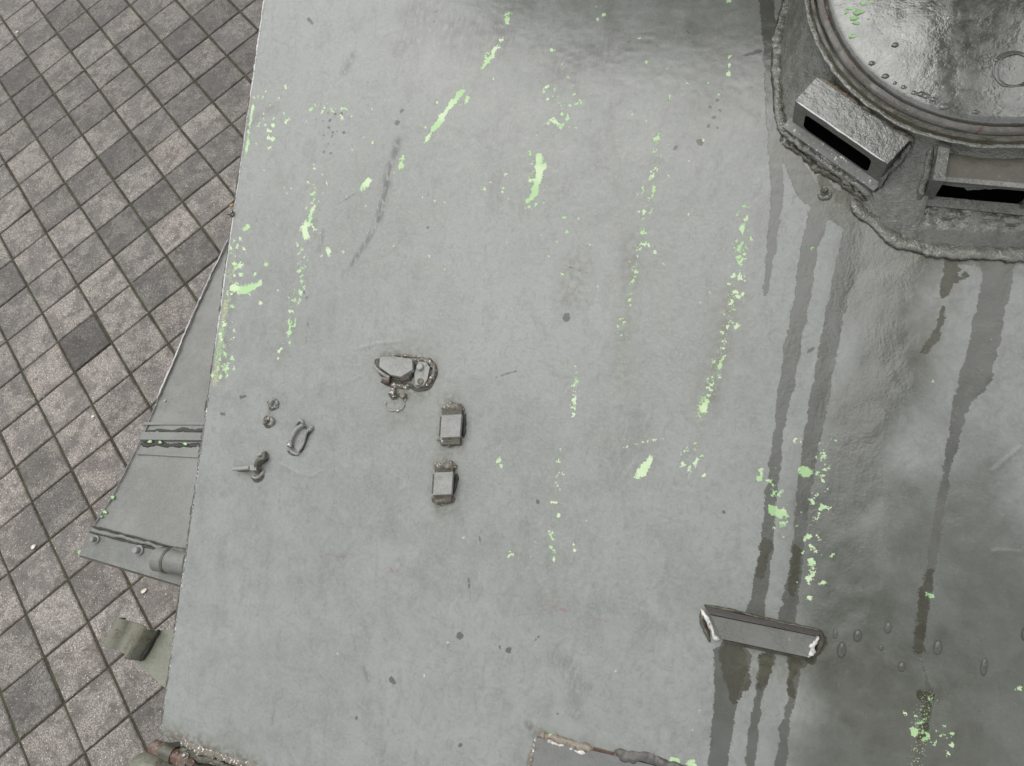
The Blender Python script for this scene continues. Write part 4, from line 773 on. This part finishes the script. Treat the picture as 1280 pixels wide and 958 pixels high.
def build_cupola():
    outer = [on(p) for p in [(985, 0), (976, 40), (971.5, 75), (972.6, 117), (978, 156), (986, 178), (1030, 222), (1079, 263), (1099, 285), (1143, 309), (1180, 314), (1214, 317), (1280, 319)]]
    oa = [ang(p) for p in outer]; orr = [float(np.hypot(p[0] - HC[0], p[1] - HC[1])) for p in outer]
    oa = [a if a < 0 or a > 0 else a for a in oa]; oa = [a - 2 * math.pi if a > math.pi * .95 else a for a in oa]
    o = np.argsort(oa); A = np.array(oa)[o]; Rr = np.array(orr)[o]; rm = float(np.mean(Rr))
    A = np.concatenate([[A[0] - .6], A, [A[-1] + .6]]); Rr = np.concatenate([[rm], Rr, [rm]])
    # behind the two hoods the wall is cut back to the rim
    def hood_range(p, q): a, b = ang(atp(p, ZB)), ang(atp(q, ZB)); a = a - 2 * math.pi if a > 0 else a; b = b - 2 * math.pi if b > 0 else b; return min(a, b), max(a, b)
    cuts = [hood_range((991, 128), (1107, 206)), hood_range((1168, 228), (1312, 240))]
    n = 520; th = np.linspace(-math.pi, math.pi, n, endpoint=False)
    lev = np.linspace(0, 1, 30); V = []; rim = HR + .014
    for t in th:
        tt = t if t <= A[-1] else t - 2 * math.pi
        rb = float(np.interp(tt, A, Rr)); f = 1.0
        for a, b in cuts: f = min(f, 1 - float(sstep((tt - a) / .014) * sstep((b - tt) / .014)))
        x0, y0 = HC[0] + rim * math.cos(t), HC[1] + rim * math.sin(t)
        zb = float(zs(HC[0] + rb * math.cos(t), HC[1] + rb * math.sin(t))) - .006
        zt = ZC - .004 + TZ(y0)
        for s in lev:
            r = rim + (rb - rim) * s; x, y = HC[0] + r * math.cos(t), HC[1] + r * math.sin(t)
            prof = s ** 1.0 if rb - rim < .03 else .10 * float(sstep(s * 8)) + .90 * s ** .85
            z = zt + (zb - zt) * prof
            g_ = 1 - (1 - f) * float(sstep((r - rim - .016) / .008))
            if g_ < 1: z = min(z, z * g_ + (1 - g_) * (float(zs(x, y)) + .012 - .018 * float(sstep((s - .8) / .2))))
            env = math.sin(math.pi * min(1, max(0, s))) ** .5
            z += env * (.0045 * mnoise.noise(Vector((x * 34, y * 34, z * 20))) + .0034 * mnoise.noise(Vector((x * 85, y * 85, z * 40))) + .0018 * mnoise.noise(Vector((x * 190, y * 190, z * 100))))
            V.append((x, y, z))
    m = len(lev); F = [(i * m + j, i * m + j + 1, ((i + 1) % n) * m + j + 1, ((i + 1) % n) * m + j) for i in range(n) for j in range(m - 1)]
    me = bpy.data.meshes.new('hatch_surround'); me.from_pydata(V, [], F); me.polygons.foreach_set('use_smooth', [True] * len(F))
    bm = bmesh.new(); bm.from_mesh(me); bmesh.ops.recalc_face_normals(bm, faces=bm.faces[:]); bm.to_mesh(me); bm.free()
    cu = link('hatch_surround', me, tank, P_CAST)
    ring = lambda r, z, a0=-math.pi, a1=math.pi, k=400: [np.array([HC[0] + r * math.cos(a), HC[1] + r * math.sin(a), z + TZ(HC[1] + r * math.sin(a))]) for a in np.linspace(a0, a1, k)]
    # rim, rusty gap and weld runs
    def lathe(name, prof, mt, parent, k=320, nz=0.0, sd=0):
        V, F = [], []
        for i in range(k):
            a = 2 * math.pi * i / k
            for (r, z) in prof:
                rr = r + nz * mnoise.noise(Vector((math.cos(a) * 9, math.sin(a) * 9, r * 300 + sd))); zz = z + nz * mnoise.noise(Vector((math.cos(a) * 14, math.sin(a) * 14, r * 300 + 9 + sd)))
                V.append((HC[0] + rr * math.cos(a), HC[1] + rr * math.sin(a), zz + TZ(HC[1] + rr * math.sin(a))))
        q = len(prof)
        F = [(i * q + j, ((i + 1) % k) * q + j, ((i + 1) % k) * q + j + 1, i * q + j + 1) for i in range(k) for j in range(q - 1)]
        me = bpy.data.meshes.new(name); me.from_pydata(V, [], F)
        bm = bmesh.new(); bm.from_mesh(me); bmesh.ops.recalc_face_normals(bm, faces=bm.faces[:]); bm.to_mesh(me); bm.free()
        me.polygons.foreach_set('use_smooth', [True] * len(me.polygons)); me.set_sharp_from_angle(angle=math.radians(40)); return link(name, me, parent, mt)
    lathe('rim_ring', [(HR + .0015, ZC - .03), (HR + .0015, ZC - .002), (HR + .003, ZC), (HR + .0095, ZC + .0003), (HR + .0112, ZC - .0015), (HR + .0125, ZC - .014)], P_RIM, cu, nz=.0012)
    lathe('groove', [(HR + .013, ZC - .010), (HR + .0150, ZC - .0065), (HR + .0195, ZC - .0065), (HR + .021, ZC - .012)], P_GREASY_SHADE, cu, nz=.0012, sd=4)
    bead('weld_bead', ring(HR + .024, ZC - .012), .008, .0014, P_WELD, cu, step=.006, rough=.9, seed=121, taper=False)
    lathe('rusty_gap', [(HR - .020, ZC - .02), (HR - .010, ZC - .008), (HR + .002, ZC - .006)], P_RUST, cu, nz=.0015, sd=8)
    ow = [on(p, .001) for p in [(992, -60), (985, 0), (976, 40), (971.5, 75), (972.6, 117), (977, 150), (983, 168)]]
    bead('weld_bead', curve(ow, 8), .017, .0045, P_WELD, cu, seed=122, rough=1.0)
    bead('dark_line', curve([on(p, .0005) for p in [(1072, 258), (1080, 271), (1096, 287), (1142, 313), (1180, 318.5), (1214, 321), (1250, 322), (1290, 322), (1340, 317)]], 8), .0075, .0022, P_SEAMDARK, cu, seed=126, rough=1.2)  # dark line along the outer side of the weld
    bead('dark_line', curve([on(p, .0005) for p in [(987, -60), (979, 0), (970, 40), (966, 75), (967, 117), (972, 152), (979, 172)]], 8), .0055, .0018, P_SEAMDARK, cu, seed=127, rough=1.2)
    ow = [on(p, .001) for p in [(1066, 250), (1078, 265), (1099, 286), (1120, 298), (1143, 309), (1180, 314), (1214, 317), (1250, 318), (1290, 318), (1340, 312)]]
    bead('weld_bead', curve(ow, 8), .024, .0050, P_WELD, cu, seed=123, rough=1.0)
    # hatch cover: shallow dome
    V, F = [], []; nr, na = 60, 260; Rh = HR - .0025
    for j in range(nr + 1):
        s = j / nr; r = Rh * s
        for i in range(na):
            a = 2 * math.pi * i / na; x, y = HC[0] + r * math.cos(a), HC[1] + r * math.sin(a)
            z = ZC + .001 + .024 * (1 - s ** 2.0) - (.004 * sstep((s - .985) / .015))
            z += .0018 * mnoise.noise(Vector((x * 12, y * 12, 3))) + .0005 * mnoise.noise(Vector((x * 40, y * 40, 5))) + .0003 * mnoise.noise(Vector((x * 120, y * 120, 5)))
            V.append((x, y, float(z) + TZ(y)))
    F = [(j * na + i, j * na + (i + 1) % na, (j + 1) * na + (i + 1) % na, (j + 1) * na + i) for j in range(nr) for i in range(na)]
    nV = len(V)
    for i in range(na): V.append((V[nr * na + i][0], V[nr * na + i][1], ZC - .03 + TZ(V[nr * na + i][1])))
    F += [(nr * na + i, nr * na + (i + 1) % na, nV + (i + 1) % na, nV + i) for i in range(na)]
    me = bpy.data.meshes.new('hatch_cover'); me.from_pydata(V, [], F); me.polygons.foreach_set('use_smooth', [True] * len(F)); me.set_sharp_from_angle(angle=math.radians(55))
    hc = link('hatch_cover', me, tank, P_HATCH)
    def oh(px, lift=0):
        z = ZC + .02
        for _ in range(8):
            p = atz(px, z); s = min(1, np.hypot(p[0] - HC[0], p[1] - HC[1]) / Rh); z = ZC + .001 + .024 * (1 - s ** 2.0) + lift + TZ(p[1])
        return atz(px, z)
    for q, r in (((1107, 95), .0045), ((1130, 109), .0035), ((1143, 116), .004), ((1152, 117.5), .005), ((1158, 120), .005), ((1167, 124), .0045), ((1180, 133), .006), ((1119, 104), .0025), ((1090, 79), .004), ((1220, 140), .004), ((1119, 56), .004)):
        p = oh(q); bm = bmesh.new(); bmesh.ops.create_uvsphere(bm, u_segments=10, v_segments=6, radius=r)
        for v in bm.verts: v.co = Vector((v.co.x * 1.2, v.co.y, v.co.z * .5)) + tri3(p) + Vector((1, 1, 1)) * .001 * mnoise.noise(v.co * 300 + tri3(p))
        bm_obj('weld_spatter', bm, P_HATCH, hc, 0, ang=180)
    bead('ground_weld_ring', [oh((1268 + 23 * math.cos(a_), 86 + 21 * math.sin(a_))) for a_ in np.linspace(0, 2 * math.pi, 60)], .008, .0004, P_HATCH, hc, rough=.5, seed=170, taper=False)
    # raised ground-off welds with the undercoat showing
    for q, r in (((1075, 14), 7), ((1063, 10), 4), ((1069, 22), 6), ((1058, 15), 3), ((1066, 45), 4), ((1080, 4), 4), ((1071, 28), 4), ((1086, 23), 2), ((1090, 3), 3)):
        p = oh(q, .0006); bm = bmesh.new(); k = random.random() * 9; vv = []
        for j in range(13):
            a = 2 * math.pi * j / 13; rr = r * PX * (.5 + 1.1 * abs(mnoise.noise(Vector((k, math.cos(a) * 2, math.sin(a) * 2))))); vv.append(p + np.array([rr * math.cos(a) * 1.2, rr * math.sin(a) * .8, 0]))
        prism_into(bm, [v + [0, 0, .0004] for v in vv], [v - [0, 0, .004] for v in vv]); bm_obj('undercoat_flake', bm, P_GREEN, hc, 0)
    return cu
P_RIM = paint('rim_paint', base=(.125, .122, .11), dark=(.08, .076, .064), gloss=.4, rust=.15, lump=.8, dirt=.5)
P_HATCH = paint('hatch_paint', base=(.125, .128, .117), dark=(.062, .064, .052), gloss=.17, lump=.45, dirt=.35, chips=.12, spec=1.0, wrinkle=.10)
build_cupola()

def hood_frame(pA, pD, pC):
    """local axes of a hood from three corners of its top: front left, front right, back right"""
    A, D, Cc = (atp(p, ZB) for p in (pA, pD, pC)); ux = D - A; W = np.linalg.norm(ux); ux /= W; uy = np.cross(TN, ux); dep = abs((Cc - D) @ uy); return A, ux, uy, W, dep
def build_hood(pA, pD, pC, open_top):
    A, ux, uy, W, dep = hood_frame(pA, pD, pC); hgt = .078
    def P(x, y, z): return A + ux * x + uy * y + TN * z
    bm = bmesh.new()
    sx0, sx1, sz0, sz1 = .022, W - .024, -.064, -.019; cd = .040
    if open_top: sx0, sx1, sz0, sz1 = .017, W - .017, -.071, -.024
    rad = .009; slot = []
    for cx, cz, a0 in ((sx1 - rad, sz1 - rad, 0), (sx0 + rad, sz1 - rad, 90), (sx0 + rad, sz0 + rad, 180), (sx1 - rad, sz0 + rad, 270)):
        for k in range(5): a = math.radians(a0 + 22.5 * k); slot.append((cx + rad * math.cos(a), cz + rad * math.sin(a)))
    zt = 0.0 if not open_top else -.013
    outer = [(W, zt), (0, zt), (0, -hgt), (W, -hgt)]
    yo = 0.0 if not open_top else .006
    ov = [bm.verts.new(tri3(P(x, yo, z))) for x, z in outer]; sv = [bm.verts.new(tri3(P(x, yo, z))) for x, z in slot]; iv = [bm.verts.new(tri3(P(x, yo + cd, z))) for x, z in slot]
    n = len(slot); per = n // 4
    for q in range(4):                                   # front frame: fan each corner, then bridge
        ks = [q * per + j for j in range(per)]
        for j in range(per - 1): bm.faces.new((ov[q], sv[ks[j + 1]], sv[ks[j]]))
        bm.faces.new((ov[q], ov[(q + 1) % 4], sv[((q + 1) * per) % n], sv[ks[-1]]))
    for j in range(n):
        bm.faces.new((sv[j], sv[(j + 1) % n], iv[(j + 1) % n], iv[j])).material_index = 1
    bm.faces.new(iv).material_index = 1
    bv = [bm.verts.new(tri3(P(x, dep, z))) for x, z in outer]
    bm.faces.new((ov[0], ov[1], bv[1], bv[0])).material_index = 2 if open_top else 0
    bm.faces.new((ov[1], ov[2], bv[2], bv[1])); bm.faces.new((ov[3], ov[0], bv[0], bv[3])); bm.faces.new(bv[::-1])
    es = [e for e in bm.edges if len(e.link_faces) == 2 and e.calc_face_angle(0) > .6 and not any(f.material_index == 1 for f in e.link_faces)]
    bmesh.ops.bevel(bm, geom=es, offset=.0018, segments=2, profile=.6, affect='EDGES', clamp_overlap=True)
    hd = bm_obj('vision_hood', bm, [P_HOOD, P_BLACK, P_RUSTTOP], tank, 0)
    bm = bmesh.new()
    if open_top:                                         # cheeks stand proud of the bare inner plate
        for x0, x1 in ((0, .0155), (W - .0155, W)):
            bm2 = bmesh.new(); prism_into(bm2, [P(x0, -.001, .001), P(x1, -.001, .001), P(x1, dep + .002, .001), P(x0, dep + .002, .001)], [P(x0, -.001, -hgt), P(x1, -.001, -hgt), P(x1, dep, -hgt), P(x0, dep, -hgt)])
            bm_obj('cheek', bm2, P_HOOD, hd, .0018, rough=.0004)
        prism('front_bar', [P(.016, .0045, -.0115), P(W - .016, .0045, -.0115), P(W - .016, .012, -.0115), P(.016, .012, -.0115)], [P(.016, .0045, -.016), P(W - .016, .0045, -.016), P(W - .016, .012, -.016), P(.016, .012, -.016)], P_HOOD, hd, .0015)
    else:
        bead('worn_rim', [P(.001, .0003, -.0006), P(W - .001, .0003, -.0006)], .0026, .0012, P_BRIGHT, hd, step=.004, seg=8, rough=.2, ripple=0, seed=130)  # bright lines along the front and side top edges
        bead('worn_rim', [P(W - .0006, .001, -.0006), P(W - .0006, .02, -.0008)], .0018, .0008, P_BRIGHT, hd, step=.004, seg=8, rough=.2, ripple=0, seed=131)
    # sill along the foot and welds round it
    y1 = -.014 if not open_top else -.010
    prism('sill', [P(-.006, 0.004, -hgt + .010), P(W + .004, .004, -hgt + .010), P(W + .002, y1, -hgt + .004), P(-.008, y1, -hgt + .004)], [P(-.006, .004, -hgt - .03), P(W + .004, .004, -hgt - .03), P(W + .002, y1, -hgt - .03), P(-.008, y1, -hgt - .03)], P_LIP if not open_top else P_WELD, hd, .003, sub=3, rough=.0012, rs=110)
    for k in range(1):
        bead('weld_bead', [P(-.01, y1 - .004 - .010 * k, -hgt - .004 - .008 * k), P(W + .006, y1 - .004 - .010 * k, -hgt - .004 - .008 * k)], .013, .0045, P_WELD if k == 0 else P_GREASY_SHADE, hd, seed=140 + k + 5 * open_top, rough=1.0, ripple=.6)
    if not open_top: bead('crusty_gap', [P(-.004, y1 - .012, -hgt - .012), P(W * .5, y1 - .015, -hgt - .013), P(W + .004, y1 - .012, -hgt - .012)], .012, .005, P_GREASY_SHADE, hd, seed=146, rough=1.6)
    bead('weld_bead', [P(-.003, dep + .003, -.008), P(W + .006, dep + .004, -.008)], .012, .006, P_SEAM, hd, seed=150 + open_top, rough=.9)
    xs_ = (-.005, W + .005) if open_top else (W + .004,)
    for x in xs_:
        bead('weld_bead', [P(x, dep, -.012), P(x, dep * .5, -.03), P(x, 0, -.052), P(x, -.006, -.072)], .010, .003, P_WELD, hd, seed=int(155 + x * 200), rough=1.0, ripple=.9)
    return hd
P_HOOD = paint('hood_paint', base=(.108, .111, .099), dark=(.072, .074, .062), gloss=.18, lump=1.0, dirt=.45, spec=.9, wrinkle=.18)
P_RUSTTOP = paint('rust_stained_top', base=(.080, .076, .058), dark=(.050, .048, .034), gloss=.4, rust=.22, lump=.6)
P_BRIGHT = paint('bright_edge', base=(.62, .62, .61), dark=(.45, .45, .44), gloss=.3, lump=.3, dirt=.2)
P_SEAM = paint('brownish_seam', base=(.135, .120, .09), dark=(.085, .07, .045), rust=.3, lump=1.0, gloss=.4, dirt=.5)
build_hood((994, 126), (1109, 205), (1146.5, 181), False)
build_hood((1166, 225), (1312, 238), (1316, 190), True)

# ------------------------------------------------------------------ small litter on the paving
def petal(px, L, Wd, m, label, cat, grp=None, rot=0.0, name='fallen_petal'):
    p = atz(px, .004); bm = bmesh.new(); n = 7; rows = []
    for i in range(n):
        t = i / (n - 1); hw = Wd * .5 * math.sin(math.pi * (.12 + .80 * t)) ** .8; row = []
        for j in range(5):
            s = (j - 2) / 2; x = (t - .5) * L; y = s * hw; z = .002 + .25 * Wd * s * s + .15 * L * (t - .5) ** 2
            row.append(bm.verts.new((p[0] + x * math.cos(rot) - y * math.sin(rot), p[1] + x * math.sin(rot) + y * math.cos(rot), p[2] + z)))
        rows.append(row)
    for a, b in zip(rows[:-1], rows[1:]):
        for j in range(4): bm.faces.new((a[j], b[j], b[j + 1], a[j + 1]))
    g = bmesh.ops.extrude_face_region(bm, geom=bm.faces[:]); vv = [e for e in g['geom'] if isinstance(e, bmesh.types.BMVert)]; bmesh.ops.translate(bm, verts=vv, vec=(0, 0, .0012))
    o = bm_obj(name, bm, m, None, 0); o['label'] = label; o['category'] = cat
    if grp: o['group'] = grp
    return o
G = 'pale petals fallen on the paving'
petal((22, 41), .017, .013, P_PETAL, 'white fallen petal near the far upper left corner of the paving', 'petal', G, .6)
petal((43, 684), .022, .016, P_PETAL, 'cream fallen petal on a paver left of the mudguard front flange', 'petal', G, .9)
petal((181, 739), .024, .014, P_PETAL, 'cream fallen petal between the mudguard flange and the tow bracket', 'petal', G, .8)
petal((117, 521), .014, .012, P_PETAL, 'tiny pale petal beside the mudguard ribs in the middle of the paving', 'petal', G, .2)
petal((290, 257), .018, .009, P_LEAFY, 'small yellow leaf scrap on paving against the upper plate edge', 'leaf', None, .7, 'leaf_scrap')
for o in bpy.data.objects:
    if '_w' in o: del o['_w']
for g_ in ((GX - .2, -.38, GZ), (GX - .085, 0, GZ), (GX - .085, .5, GZ), (GX - .105, 1.2, GZ), (-.45, 1.62, 1.86), (GX - .3, 1.47, 1.9)): print('off-frame check', g_, proj(g_))
